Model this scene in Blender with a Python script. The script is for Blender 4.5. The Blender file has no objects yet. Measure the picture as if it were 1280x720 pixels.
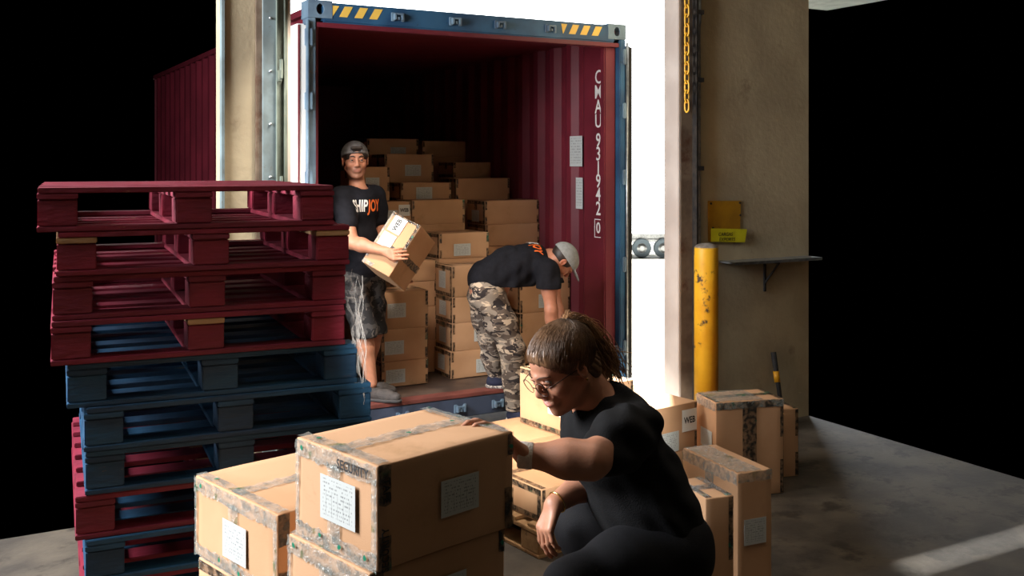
import bpy, bmesh, math, random
import numpy as np
from mathutils import Vector, Matrix, Euler
from mathutils.bvhtree import BVHTree
random.seed(7); rng = np.random.RandomState(7)
S = bpy.context.scene
COL = S.collection

# ------------------------------------------------------------------ camera, world, lights, exposure
F = 1250.0            # focal length in pixels of the 1280 wide frame
H = 1.85              # camera height
HY = 204.0            # horizon row
cam_data = bpy.data.cameras.new('camera'); cam = bpy.data.objects.new('camera', cam_data); COL.objects.link(cam)
cam.location = (0, 0, H); cam.rotation_euler = (math.pi/2, 0, 0)
cam_data.sensor_width = 36; cam_data.lens = 36*F/1280; cam_data.shift_y = -(360-HY)/1280
cam_data.clip_start = .05; cam_data.clip_end = 300
S.camera = cam
S.view_settings.view_transform = 'Standard'; S.view_settings.look = 'None'
S.view_settings.gamma = 1; S.view_settings.use_curve_mapping = False
S.view_settings.exposure = 0.0

w = bpy.data.worlds.new('sky'); S.world = w; w.use_nodes = True
nt = w.node_tree; nt.nodes.clear()
wo = nt.nodes.new('ShaderNodeOutputWorld'); bgn = nt.nodes.new('ShaderNodeBackground')
tc = nt.nodes.new('ShaderNodeTexCoord'); dt = nt.nodes.new('ShaderNodeVectorMath'); dt.operation = 'MULTIPLY'
dt.inputs[1].default_value = (1, 1, 0)
nz = nt.nodes.new('ShaderNodeVectorMath'); nz.operation = 'NORMALIZE'
dp = nt.nodes.new('ShaderNodeVectorMath'); dp.operation = 'DOT_PRODUCT'; dp.inputs[1].default_value = (math.sin(math.radians(-2.0)), math.cos(math.radians(-2.0)), 0)
mr = nt.nodes.new('ShaderNodeMapRange'); mr.interpolation_type = 'SMOOTHERSTEP'
mr.inputs['From Min'].default_value = math.cos(math.radians(14.0)); mr.inputs['From Max'].default_value = math.cos(math.radians(11.0))
mr.inputs['To Min'].default_value = 0.0; mr.inputs['To Max'].default_value = 7.0
nt.links.new(tc.outputs['Generated'], dt.inputs[0]); nt.links.new(dt.outputs[0], nz.inputs[0]); nt.links.new(nz.outputs[0], dp.inputs[0])
nt.links.new(dp.outputs['Value'], mr.inputs['Value']); nt.links.new(mr.outputs[0], bgn.inputs['Strength'])
bgn.inputs['Color'].default_value = (.93, .97, 1, 1)
nt.links.new(bgn.outputs[0], wo.inputs['Surface'])

T = Vector((.875, .484, 0)); N = Vector((-.484, .875, 0)); L0 = Vector((-1.342, 6.579, 0))     # dock frame: along the container face, and inwards
def D(s, d, z=0): return L0 + T*s + N*d + Vector((0, 0, z))
def P(px, py, Y): return Vector(((px-640)/F*Y, Y, H-(py-HY)/F*Y))

def area(name, loc, target, size, power, color, size_y=None):
    l = bpy.data.lights.new(name, 'AREA'); l.shape = 'RECTANGLE'; l.size = size; l.size_y = size_y or size
    l.energy = power; l.color = color
    o = bpy.data.objects.new(name, l); COL.objects.link(o); o.location = loc
    o.rotation_euler = (Vector(target)-Vector(loc)).to_track_quat('-Z', 'Y').to_euler(); return o
area('daylight_from_open_dock_door', (-3.9, 2.9, 2.8), (-.2, 3.9, .9), 1.9, 600, (.97, .98, 1.0), 2.4)
cl = area('overhead_fill', D(.5, -3.6, 3.52), D(.7, -3.2, 0), 1.6, 12, (1, .88, .76)); cl.data.spread = math.radians(118)  # added fill from overhead, not a known lamp
dk = area('doorway_fill', D(-.12, -1.35, 2.88), D(.15, -.85, .8), .35, 36, (1, .88, .75)); dk.data.spread = math.radians(98)  # added lamp that brightens the container mouth and fades quickly inside
bl = bpy.data.lights.new('carton_spot', 'SPOT'); bl.energy = 6500; bl.spot_size = math.radians(8.5); bl.spot_blend = .45; bl.shadow_soft_size = .1; bl.color = (1, .97, .90)  # added narrow spot to brighten the left face of one carton
bo = bpy.data.objects.new('carton_spot', bl); COL.objects.link(bo); bo.location = (-1.6, -1.5, 3.3); bo.rotation_euler = (Vector((.22, 5.15, .62))-bo.location).to_track_quat('-Z', 'Y').to_euler()
sl = bpy.data.lights.new('sun', 'SUN'); sl.energy = 38; sl.angle = math.radians(2.0); sl.color = (1, .96, .88)
so = bpy.data.objects.new('sun', sl); COL.objects.link(so)
sund = (-N*1.0 + T*-.74 + Vector((0, 0, -1.5)))
so.rotation_euler = sund.to_track_quat('-Z', 'Y').to_euler()

# ------------------------------------------------------------------ helpers
def sc(r, g, b):
    f = lambda c: (c/255/12.92) if c/255 <= .04045 else ((c/255+.055)/1.055)**2.4
    return (f(r), f(g), f(b), 1)
MATS = {}
def mat(name, c1, c2=None, rough=.6, metal=0, scale=6, detail=6, bump=0, bscale=80, lo=.4, hi=.6, stretch=None, spec=.5, c3=None, s3=2, lo3=.62, hi3=.68, gen=False):
    if name in MATS: return MATS[name]
    m = bpy.data.materials.new(name); m.use_nodes = True; nt = m.node_tree; b = nt.nodes['Principled BSDF']
    b.inputs['Roughness'].default_value = rough; b.inputs['Metallic'].default_value = metal; b.inputs['Specular IOR Level'].default_value = spec
    b.inputs['Base Color'].default_value = c1
    tc = nt.nodes.new('ShaderNodeTexCoord'); mp = nt.nodes.new('ShaderNodeMapping'); nt.links.new(tc.outputs['Generated' if gen else 'Object'], mp.inputs['Vector'])
    if stretch: mp.inputs['Scale'].default_value = stretch
    oi = nt.nodes.new('ShaderNodeObjectInfo'); ad = nt.nodes.new('ShaderNodeVectorMath'); ad.operation = 'MULTIPLY_ADD'
    cb = nt.nodes.new('ShaderNodeCombineXYZ')
    for i in range(3): nt.links.new(oi.outputs['Random'], cb.inputs[i])
    ad.inputs[1].default_value = (13, 17, 11); nt.links.new(cb.outputs[0], ad.inputs[0]); nt.links.new(mp.outputs[0], ad.inputs[2])
    vec = ad.outputs[0]
    if c2:
        n = nt.nodes.new('ShaderNodeTexNoise'); n.inputs['Scale'].default_value = scale; n.inputs['Detail'].default_value = detail
        nt.links.new(vec, n.inputs['Vector'])
        r = nt.nodes.new('ShaderNodeValToRGB'); r.color_ramp.elements[0].position = lo; r.color_ramp.elements[1].position = hi
        r.color_ramp.elements[0].color = c1; r.color_ramp.elements[1].color = c2
        nt.links.new(n.outputs['Fac'], r.inputs[0]); out = r.outputs[0]
        if c3:
            n3 = nt.nodes.new('ShaderNodeTexNoise'); n3.inputs['Scale'].default_value = s3; n3.inputs['Detail'].default_value = 8; n3.inputs['Roughness'].default_value = .7
            nt.links.new(vec, n3.inputs['Vector'])
            r3 = nt.nodes.new('ShaderNodeMapRange'); r3.inputs['From Min'].default_value = lo3; r3.inputs['From Max'].default_value = hi3
            nt.links.new(n3.outputs['Fac'], r3.inputs['Value'])
            mx = nt.nodes.new('ShaderNodeMix'); mx.data_type = 'RGBA'; nt.links.new(r3.outputs[0], mx.inputs['Factor'])
            nt.links.new(out, mx.inputs['A']); mx.inputs['B'].default_value = c3; out = mx.outputs['Result']
        nt.links.new(out, b.inputs['Base Color'])
    if bump:
        nb = nt.nodes.new('ShaderNodeTexNoise'); nb.inputs['Scale'].default_value = bscale; nb.inputs['Detail'].default_value = 5
        nt.links.new(vec, nb.inputs['Vector'])
        bp = nt.nodes.new('ShaderNodeBump'); bp.inputs['Strength'].default_value = bump; bp.inputs['Distance'].default_value = .01
        nt.links.new(nb.outputs['Fac'], bp.inputs['Height']); nt.links.new(bp.outputs[0], b.inputs['Normal'])
    MATS[name] = m; return m

def link(name, me, m=None, parent=None):
    o = bpy.data.objects.new(name, me); COL.objects.link(o)
    if m is not None:
        for q in (m if isinstance(m, (list, tuple)) else [m]): me.materials.append(q)
    if parent is not None: o.parent = parent
    return o
def tag(o, label=None, cat=None, group=None, kind=None):
    if label: o['label'] = label
    if cat: o['category'] = cat
    if group: o['group'] = group
    if kind: o['kind'] = kind
    return o
def empty(name, loc, rz=0, label=None, cat=None, group=None, rot=None):
    o = bpy.data.objects.new(name, None); COL.objects.link(o); o.location = loc; o.rotation_euler = rot or (0, 0, rz)
    o.empty_display_size = .05
    return tag(o, label, cat, group)
def struct(o): o['kind'] = 'structure'; return o
def mesh(name, vs, fs, smooth=False):
    me = bpy.data.meshes.new(name); me.from_pydata([tuple(v) for v in vs], [], fs)
    if smooth: me.shade_smooth()
    me.update(); return me
class MB:
    def __init__(s): s.v = []; s.f = []
    def add(s, vs, fs):
        o = len(s.v); s.v += [Vector(v) for v in vs]; s.f += [[i+o for i in f] for f in fs]; return s
    def box(s, a, b, M=None):
        (x0, y0, z0), (x1, y1, z1) = a, b
        vs = [Vector(p) for p in ((x0,y0,z0),(x1,y0,z0),(x1,y1,z0),(x0,y1,z0),(x0,y0,z1),(x1,y0,z1),(x1,y1,z1),(x0,y1,z1))]
        if M: vs = [M @ v for v in vs]
        return s.add(vs, [[3,2,1,0],[4,5,6,7],[0,1,5,4],[1,2,6,5],[2,3,7,6],[3,0,4,7]])
    def tube(s, pts, r, n=12, cap=True):
        pts = [Vector(p) for p in pts]; rs = r if isinstance(r, (list, tuple)) else [r]*len(pts)
        o = len(s.v); up = None
        for i, p in enumerate(pts):
            t = (pts[min(i+1, len(pts)-1)]-pts[max(i-1, 0)]).normalized()
            if up is None: up = Vector((0, 0, 1)) if abs(t.z) < .9 else Vector((1, 0, 0))
            e1 = t.cross(up).normalized(); up = e1.cross(t).normalized()
            for k in range(n):
                a = 2*math.pi*k/n; s.v.append(p+(e1*math.cos(a)+up*math.sin(a))*rs[i])
        for i in range(len(pts)-1):
            for k in range(n):
                s.f.append([o+i*n+k, o+i*n+(k+1) % n, o+(i+1)*n+(k+1) % n, o+(i+1)*n+k])
        if cap: s.f.append([o+k for k in range(n)][::-1]); s.f.append([o+(len(pts)-1)*n+k for k in range(n)])
        return s
    def build(s, name, m, parent=None, smooth=False, bevel=0, seg=2):
        me = mesh(name, s.v, s.f, smooth)
        if bevel:
            bm = bmesh.new(); bm.from_mesh(me)
            bmesh.ops.bevel(bm, geom=bm.edges[:]+bm.verts[:], offset=bevel, segments=seg, affect='EDGES', clamp_overlap=True)
            bm.to_mesh(me); bm.free()
        return link(name, me, m, parent)
def dockM(s=0, d=0, z=0):
    M = Matrix.Identity(4); p = D(s, d, z)
    for i in range(3): M[i][0] = T[i]; M[i][1] = N[i]; M[i][2] = (0, 0, 1)[i]; M[i][3] = p[i]
    return M
DA = math.atan2(T.y, T.x)
def text_mesh(txt, size, extrude=.0004, align='CENTER', shear=0, bold=0):
    cu = bpy.data.curves.new('t', 'FONT'); cu.body = txt; cu.size = size; cu.extrude = extrude; cu.align_x = align; cu.align_y = 'CENTER'; cu.offset = bold; cu.shear = shear
    cu.resolution_u = 3
    o = bpy.data.objects.new('t', cu); COL.objects.link(o)
    dg = bpy.context.evaluated_depsgraph_get(); me = bpy.data.meshes.new_from_object(o.evaluated_get(dg))
    bpy.data.objects.remove(o); bpy.data.curves.remove(cu); me.materials.clear(); return me
def place(me, origin, ux, uy, sx=1, sy=1):
    ux = Vector(ux).normalized(); uy = Vector(uy).normalized(); uz = ux.cross(uy)
    for v in me.vertices:
        c = v.co.copy(); v.co = Vector(origin)+ux*c.x*sx+uy*c.y*sy+uz*c.z
    return me

# ------------------------------------------------------------------ SDF bodies (one continuous surface per figure)
class SDF:
    def __init__(s, lo, hi, h):
        s.h = h; s.lo = np.array(lo, float); s.n = np.maximum(((np.array(hi)-s.lo)/h).astype(int)+1, 4)
        s.f = np.full(tuple(s.n), .3, np.float32)
    def _blk(s, lo, hi, pad):
        a = np.maximum(((np.array(lo)-pad-s.lo)/s.h).astype(int), 0); b = np.minimum(((np.array(hi)+pad-s.lo)/s.h).astype(int)+2, s.n)
        if (b <= a).any(): return None
        ax = [(np.arange(a[i], b[i])*s.h+s.lo[i]) for i in range(3)]
        X, Y, Z = np.meshgrid(*ax, indexing='ij')
        return (slice(a[0], b[0]), slice(a[1], b[1]), slice(a[2], b[2])), np.stack([X, Y, Z], -1).astype(np.float32)
    def _mix(s, sl, d, k, sub=False):
        f = s.f[sl]
        if sub:
            d = -d; hh = np.maximum(k-np.abs(f-d), 0)/k; s.f[sl] = np.maximum(f, d)+hh*hh*k/4
        else:
            hh = np.maximum(k-np.abs(f-d), 0)/k; s.f[sl] = np.minimum(f, d)-hh*hh*k/4
    def cone(s, a, b, ra, rb, k=.02, sub=False):
        a = np.array(a, float); b = np.array(b, float); R = max(ra, rb)
        q = s._blk(np.minimum(a, b)-R, np.maximum(a, b)+R, k+2*s.h)
        if q is None: return
        sl, p = q; ab = (b-a).astype(np.float32); t = np.clip(((p-a.astype(np.float32))@ab)/max(float(ab@ab), 1e-9), 0, 1)
        d = np.linalg.norm(p-a.astype(np.float32)-t[..., None]*ab, axis=-1)-(ra+(rb-ra)*t)
        s._mix(sl, d, k, sub)
    def chain(s, pts, rs, k=.02):
        for i in range(len(pts)-1): s.cone(pts[i], pts[i+1], rs[i], rs[i+1], k)
    def ell(s, c, r, R=None, k=.02, sub=False):
        c = np.array(c, float); r = np.array(r, float); m = r.max()
        q = s._blk(c-m, c+m, k+2*s.h)
        if q is None: return
        sl, p = q; p = p-c.astype(np.float32)
        if R is not None: p = p@np.array(R, np.float32)      # columns of R = local axes
        k0 = np.linalg.norm(p/r, axis=-1); k1 = np.linalg.norm(p/(r*r), axis=-1)+1e-9
        s._mix(sl, k0*(k0-1)/k1, k, sub)
    def cut(s, p, n, k=.004):      # remove everything on the +n side of a plane
        sl, q = s._blk(s.lo, s.lo+s.n*s.h, 0); d = (q-np.array(p, np.float32))@np.array(Vector(n).normalized(), np.float32)
        s.f[sl] = np.maximum(s.f[sl], d)
    def warp(s, fn):
        near = np.abs(s.f) < .04; idx = np.argwhere(near); p = idx*s.h+s.lo
        s.f[near] += fn(p).astype(np.float32)
    def mesh(s, name, colour=None, relax=1):
        f = s.f; f = np.pad(f, 1, constant_values=.3); lo = s.lo-s.h; ins = f < 0; n = np.array(f.shape)
        cnt = np.zeros(n-1, np.int8)
        for dx in (0, 1):
            for dy in (0, 1):
                for dz in (0, 1): cnt += ins[dx:n[0]-1+dx, dy:n[1]-1+dy, dz:n[2]-1+dz]
        cells = np.argwhere((cnt > 0) & (cnt < 8)); vid = np.full(cnt.shape, -1, np.int32); vid[tuple(cells.T)] = np.arange(len(cells))
        acc = np.zeros((len(cells), 3)); c = np.zeros(len(cells))
        cor = [(i, j, k) for i in (0, 1) for j in (0, 1) for k in (0, 1)]
        for a in cor:
            for ax in range(3):
                if a[ax]: continue
                b = list(a); b[ax] = 1
                fa = f[cells[:, 0]+a[0], cells[:, 1]+a[1], cells[:, 2]+a[2]]; fb = f[cells[:, 0]+b[0], cells[:, 1]+b[1], cells[:, 2]+b[2]]
                m = (fa < 0) != (fb < 0); t = np.where(m, fa/np.where(m, fa-fb, 1), 0)
                pt = np.array(a, float)[None]+0*acc; pt[:, ax] = t
                acc[m] += pt[m]; c[m] += 1
        V = lo+(cells+acc/c[:, None])*s.h
        faces = []
        for ax in range(3):
            sa = [slice(1, -1)]*3; sb = [slice(1, -1)]*3; sa[ax] = slice(0, -1); sb[ax] = slice(1, None)
            A = ins[tuple(sa)]; B = ins[tuple(sb)]; e = np.argwhere(A != B)
            if not len(e): continue
            flip = A[tuple(e.T)]; base = e.copy()
            for j in range(3):
                if j != ax: base[:, j] += 1
            u, v = [(1, 2), (2, 0), (0, 1)][ax]
            def q(du, dv):
                g = base.copy(); g[:, u] += du; g[:, v] += dv; return vid[tuple(g.T)]
            quad = np.stack([q(-1, -1), q(0, -1), q(0, 0), q(-1, 0)], 1); quad[~flip] = quad[~flip][:, ::-1]
            faces.append(quad)
        Fq = np.concatenate(faces)
        for _ in range(relax):
            s_ = np.zeros_like(V); ct = np.zeros(len(V))
            for i in range(4):
                np.add.at(s_, Fq[:, i], V[Fq[:, (i+1) % 4]]+V[Fq[:, (i-1) % 4]]); np.add.at(ct, Fq[:, i], 2)
            V = V*.5+.5*s_/np.maximum(ct, 1)[:, None]
        me = bpy.data.meshes.new(name); me.vertices.add(len(V)); me.vertices.foreach_set('co', V.astype(np.float32).ravel())
        me.loops.add(len(Fq)*4); me.loops.foreach_set('vertex_index', Fq.astype(np.int32).ravel())
        me.polygons.add(len(Fq)); me.polygons.foreach_set('loop_start', np.arange(0, len(Fq)*4, 4, dtype=np.int32))
        me.update(calc_edges=True); me.shade_smooth()
        if colour is not None:
            C = colour(V); at = me.color_attributes.new('Col', 'FLOAT_COLOR', 'POINT')
            at.data.foreach_set('color', np.concatenate([C, np.ones((len(C), 1))], 1).astype(np.float32).ravel())
        return me
def wrinkle(amp, freq, axis, seed=0):
    r = np.random.RandomState(seed); ax = np.array(Vector(axis).normalized())
    dirs = [ax*freq*(.6+.8*r.rand())+r.randn(3)*freq*.35 for _ in range(7)]; ph = r.rand(7)*6.28
    low = [r.randn(3)*9 for _ in range(3)]
    def fn(p):
        o = 0; g = .5+.5*np.sin(p@low[0]+1)*np.sin(p@low[1]+ph[0])
        for d, h in zip(dirs, ph): o = o+np.sin(p@d+h+1.3*np.sin(p@low[2]+h))
        return amp*o/3*(.35+.9*g)
    return fn
# ------------------------------------------------------------------ materials
M_wall = mat('painted concrete', sc(176,162,134), sc(160,146,120), .85, scale=2.5, bump=.25, bscale=30, c3=sc(124,108,86), s3=3.5, lo3=.6, hi3=.75)
M_floor = mat('worn concrete floor', sc(84,76,66), sc(60,54,48), .62, scale=3, bump=.3, bscale=25, c3=sc(48,42,36), s3=5, lo3=.52, hi3=.62)
M_steelg = mat('grey green painted steel', sc(118,128,118), sc(98,108,100), .5, scale=8, c3=sc(104,78,56), s3=9, lo3=.62, hi3=.72)
M_steelb = mat('blue grey painted steel', sc(120,136,140), sc(104,116,118), .5, scale=8, c3=sc(92,82,70), s3=12, lo3=.6, hi3=.72)
M_brownsteel = mat('brown stained steel', sc(120,104,88), sc(98,82,68), .6, scale=10, c3=sc(80,50,34), s3=7, lo3=.55, hi3=.7)
M_jamb = mat('pale jamb paint', sc(206,194,184), sc(190,176,166), .7, scale=3, c3=sc(120,84,64), s3=6, lo3=.68, hi3=.75)
M_galv = mat('galvanised steel', sc(170,174,176), sc(140,144,148), .35, .8, scale=20)
M_dark = mat('dark rubber', sc(30,30,32), sc(42,40,40), .8, scale=15)
M_darksteel = mat('dark steel', sc(52,50,50), sc(72,66,60), .45, .5, scale=15, bump=.2)
M_yellow = mat('yellow paint', sc(226,172,38), sc(212,152,26), .45, scale=5, c3=sc(58,48,40), s3=9, lo3=.585, hi3=.64)
M_yplate = mat('aged yellow paint', sc(176,128,20), sc(158,112,22), .6, scale=7, c3=sc(120,74,24), s3=10, lo3=.62, hi3=.7)
M_ytape = mat('yellow plastic tape', sc(212,204,40), sc(200,188,36), .35, scale=6, bump=.3, bscale=20)
M_ychain = mat('yellow chain paint', sc(250,196,60), sc(230,170,44), .4, scale=30)
M_blue = mat('blue container paint', sc(46,92,128), sc(34,70,104), .5, scale=4, c3=sc(30,40,52), s3=9, lo3=.62, hi3=.7)
M_bluegrey = mat('pale blue grey paint', sc(116,140,158), sc(92,112,132), .45, scale=5, c3=sc(120,92,76), s3=8, lo3=.6, hi3=.72)
M_cred = mat('oxide red container paint', sc(112,32,46), sc(98,27,40), .5, scale=2.5, c3=sc(92,28,32), s3=7, lo3=.62, hi3=.72)
M_cfloor = mat('container plywood floor', sc(92,76,66), sc(66,54,48), .5, scale=5, stretch=(1, 1, 1), c3=sc(44,34,30), s3=6, lo3=.5, hi3=.7)
M_white = mat('white paint', sc(232,232,228), rough=.55)
M_pred = mat('red pallet paint', sc(122,18,44), sc(100,13,37), .65, scale=5, bump=.4, bscale=40, c3=sc(150,112,84), s3=9, lo3=.66, hi3=.70, stretch=(.5, 1, 1.5))
M_pblue = mat('blue pallet paint', sc(18,68,100), sc(12,50,78), .65, scale=5, bump=.4, bscale=40, c3=sc(110,92,70), s3=8, lo3=.66, hi3=.70, stretch=(.5, 1, 1.5))
M_wood = mat('raw pallet wood', sc(176,140,98), sc(148,114,76), .75, scale=5, bump=.4, bscale=40, stretch=(.4, 3, 3), c3=sc(104,78,52), s3=7, lo3=.6, hi3=.7)
M_card = mat('corrugated cardboard', sc(196,154,118), sc(185,143,107), .8, scale=3, bump=.06, bscale=300, c3=sc(170,132,94), s3=5, lo3=.6, hi3=.75, spec=.25)
M_edge = mat('cardboard dark seam', sc(92,66,44), rough=.9)
M_ink = mat('black ink', sc(24,24,26), rough=.6)
M_green = mat('green tape print', sc(20,120,92), rough=.4)
M_orange = mat('orange print', sc(235,110,40), rough=.6)
M_pwhite = mat('white print', sc(235,232,228), rough=.6)
M_yard = mat('pale yard concrete', sc(214,212,206), sc(200,198,192), .9, scale=.4)
M_trailer = mat('white trailer panel', sc(244,244,244), rough=.6)
M_tyre = mat('blue grey tyre rubber', sc(96,110,120), rough=.8)  # lighter and bluer than plain black rubber

def tape_mat(name, dark, alpha, brown):
    m = bpy.data.materials.new(name); m.use_nodes = True; nt = m.node_tree; b = nt.nodes['Principled BSDF']; L = nt.links
    b.inputs['Roughness'].default_value = .16; b.inputs['Specular IOR Level'].default_value = .8
    tc = nt.nodes.new('ShaderNodeTexCoord')
    n = nt.nodes.new('ShaderNodeTexNoise'); n.inputs['Scale'].default_value = 45; n.inputs['Detail'].default_value = 6; L.new(tc.outputs['Object'], n.inputs['Vector'])
    r = nt.nodes.new('ShaderNodeValToRGB'); r.color_ramp.elements[0].position = .42; r.color_ramp.elements[1].position = .56
    r.color_ramp.elements[0].color = dark; r.color_ramp.elements[1].color = brown; L.new(n.outputs['Fac'], r.inputs[0])
    v = nt.nodes.new('ShaderNodeTexNoise'); v.inputs['Scale'].default_value = 16; v.inputs['Detail'].default_value = 2; L.new(tc.outputs['Object'], v.inputs['Vector'])
    r2 = nt.nodes.new('ShaderNodeMapRange'); r2.inputs['From Min'].default_value = .64; r2.inputs['From Max'].default_value = .67; L.new(v.outputs['Fac'], r2.inputs['Value'])
    mx = nt.nodes.new('ShaderNodeMix'); mx.data_type = 'RGBA'; L.new(r2.outputs[0], mx.inputs['Factor']); L.new(r.outputs[0], mx.inputs['A']); mx.inputs['B'].default_value = sc(16,110,84)
    L.new(mx.outputs['Result'], b.inputs['Base Color'])
    al = nt.nodes.new('ShaderNodeMapRange'); al.inputs['To Min'].default_value = alpha; al.inputs['To Max'].default_value = alpha*.45; al.inputs['From Min'].default_value = .4; al.inputs['From Max'].default_value = .6
    L.new(n.outputs['Fac'], al.inputs['Value']); L.new(al.outputs[0], b.inputs['Alpha'])
    nb = nt.nodes.new('ShaderNodeTexNoise'); nb.inputs['Scale'].default_value = 70; nb.inputs['Detail'].default_value = 4; nb.inputs['Distortion'].default_value = 2; L.new(tc.outputs['Object'], nb.inputs['Vector'])
    bp = nt.nodes.new('ShaderNodeBump'); bp.inputs['Strength'].default_value = .9; bp.inputs['Distance'].default_value = .006
    L.new(nb.outputs['Fac'], bp.inputs['Height']); L.new(bp.outputs[0], b.inputs['Normal'])
    return m
M_tape = tape_mat('printed packing tape', sc(140,146,142), .62, sc(200,198,188))
M_tapedark = tape_mat('dark printed packing tape', sc(38,38,36), .92, sc(80,70,58))
def print_mat():
    m = bpy.data.materials.new('printed paper label'); m.use_nodes = True; nt = m.node_tree; b = nt.nodes['Principled BSDF']; L = nt.links
    b.inputs['Roughness'].default_value = .6; uv = nt.nodes.new('ShaderNodeUVMap'); sx = nt.nodes.new('ShaderNodeSeparateXYZ'); L.new(uv.outputs[0], sx.inputs[0])
    def mth(op, a, b_=None):
        q = nt.nodes.new('ShaderNodeMath'); q.operation = op
        for i, x in enumerate((a, b_)):
            if x is None: continue
            if isinstance(x, (int, float)): q.inputs[i].default_value = x
            else: L.new(x, q.inputs[i])
        return q.outputs[0]
    rows = mth('MULTIPLY', sx.outputs['Y'], 11); fr = mth('FRACT', rows); on = mth('LESS_THAN', fr, .42)
    cb = nt.nodes.new('ShaderNodeCombineXYZ'); L.new(mth('MULTIPLY', sx.outputs['X'], 26), cb.inputs[0]); L.new(mth('MULTIPLY', mth('FLOOR', rows), 7.3), cb.inputs[1])
    n = nt.nodes.new('ShaderNodeTexNoise'); n.inputs['Scale'].default_value = 1.1; n.inputs['Detail'].default_value = 3; L.new(cb.outputs[0], n.inputs['Vector'])
    ink = mth('MULTIPLY', on, mth('GREATER_THAN', n.outputs['Fac'], .52))
    ins = mth('MULTIPLY', mth('MULTIPLY', mth('GREATER_THAN', sx.outputs['X'], .08), mth('LESS_THAN', sx.outputs['X'], .92)), mth('MULTIPLY', mth('GREATER_THAN', sx.outputs['Y'], .1), mth('LESS_THAN', sx.outputs['Y'], .93)))
    ink = mth('MULTIPLY', ink, ins)
    grid = mth('MULTIPLY', mth('LESS_THAN', mth('FRACT', mth('MULTIPLY', sx.outputs['X'], 6)), .05), mth('MULTIPLY', ins, mth('LESS_THAN', sx.outputs['Y'], .62)))
    mx = nt.nodes.new('ShaderNodeMix'); mx.data_type = 'RGBA'; L.new(mth('MULTIPLY', mth('MAXIMUM', ink, grid), .62), mx.inputs['Factor'])
    mx.inputs['A'].default_value = sc(188,192,190); mx.inputs['B'].default_value = sc(60,62,66); L.new(mx.outputs['Result'], b.inputs['Base Color'])
    return m
M_label = print_mat()

# ------------------------------------------------------------------ setting
WD, WO = -1.045, -.888        # inner and outer planes of the dock wall
SL, SR = -.427, 2.239         # sides of the door opening
def wallbox(name, s0, s1, d0, d1, z0, z1, m, bevel=0, parent=None):
    mb = MB(); mb.box((s0, d0, z0), (s1, d1, z1)); o = mb.build(name, m, parent, bevel=bevel)
    if parent is None: o.matrix_world = dockM()
    return o
struct(wallbox('wall_dock_left', -.79, -.62, WD, WO, 0, 3.59, M_wall))
struct(wallbox('wall_dock_right', 2.37, 3.44, WD, WO, 0, 3.59, M_wall))
struct(wallbox('wall_dock_lintel', -.62, 2.37, WD, WO, 3.03, 3.59, M_wall))
struct(wallbox('ceiling', -2.6, 5.4, -9.5, WO-.01, 3.6, 3.75, M_wall))
struct(wallbox('floor', -2.4, 3.44, -8.5, WO, -.15, 0, M_floor))
# dock foundation below the wall, outside
struct(wallbox('trim_1', -.80, -.785, WD-.02, WD+.03, 0, 3.59, M_steelb))
# left door frame: brown edge, bolted angle, track with clips, outer jamb
o = struct(wallbox('door_1', -.618, -.585, WD-.015, WO, 0, 3.02, M_brownsteel))
o = struct(wallbox('trim_2', -.585, -.515, WD-.03, WO, 0, 3.02, M_steelb))
mb = MB()
for k in range(12):
    z = .35+k*.285; M = Matrix.Translation((-.545, WD-.03, z)) @ Matrix.Rotation(math.pi/2, 4, 'X')
    ring = [M @ Vector((math.cos(a)*.009, math.sin(a)*.009, -.002)) for a in [j*math.pi/4 for j in range(8)]]; top = [M @ Vector((math.cos(a)*.006, math.sin(a)*.006, .008)) for a in [j*math.pi/4 for j in range(8)]]
    mb.add(ring+top, [[j, (j+1) % 8, 8+(j+1) % 8, 8+j] for j in range(8)]+[[8+j for j in range(8)]])
mb.build('bolt', M_galv, o, smooth=True)
o = struct(wallbox('trim_3', -.508, -.445, WD-.012, WO, 0, 3.02, M_steelg))
mb = MB()
mb.box((-.515, WD-.045, 0), (-.509, WD-.01, 3.5)); mb.box((-.472, WD-.04, 0), (-.466, WD-.01, 3.5)); mb.box((-.509, WD-.02, 0), (-.472, WD-.01, 3.5))
mb.build('track', M_steelg, o)
mb = MB()
for z in (.4, 1.03, 1.66, 2.29, 2.92):
    mb.box((-.512, WD-.055, z), (-.488, WD-.043, z+.06)); mb.box((-.498, WD-.06, z+.015), (-.484, WD-.04, z+.12))
mb.build('track_clip', M_steelg, o, bevel=.002)
struct(wallbox('trim_4', -.445, SL, WD-.005, WO, 0, 3.02, M_jamb))
# right door frame
struct(wallbox('trim_5', SR, 2.26, WD-.002, WO, 0, 3.02, M_jamb, bevel=.004))
struct(wallbox('trim_6', 2.26, 2.355, WD-.004, WO, 0, 3.02, M_brownsteel))
o = struct(wallbox('trim_7', 2.355, 2.37, WD-.05, WO, 0, 3.02, M_darksteel))
mb = MB(); mb.tube([(2.386, WD-.03, 0), (2.386, WD-.03, 2.79), (2.386, WD-.03, 2.80), (2.386, WD-.03, 3.5)], [.016, .016, .020, .016], 12)
mb.build('conduit', M_galv, o, smooth=True)
mb = MB()
for z in (.6, 1.2, 1.8, 2.4, 2.86): mb.box((2.37, WD-.05, z), (2.42, WD-.0, z+.03))
mb.build('conduit_clip', M_darksteel, o)

# dock leveller plate between room and container
t = empty('dock_leveler', D(1.1, -.62, 0), DA, 'scuffed grey steel dock plate bridging the floor and the container sill', 'dock plate')
mb = MB(); mb.box((-1.4, -.12, 0.001), (1.4, .80, .014)); mb.build('plate', M_darksteel, t, bevel=.003)
mb = MB(); mb.box((-1.38, -.10, -.12), (-1.3, .55, .0)); mb.box((1.3, -.10, -.12), (1.38, .55, .0)); mb.box((-1.3,-.1,-.1),(1.3,-.04,0)); mb.build('support_beam', M_darksteel, t)

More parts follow.
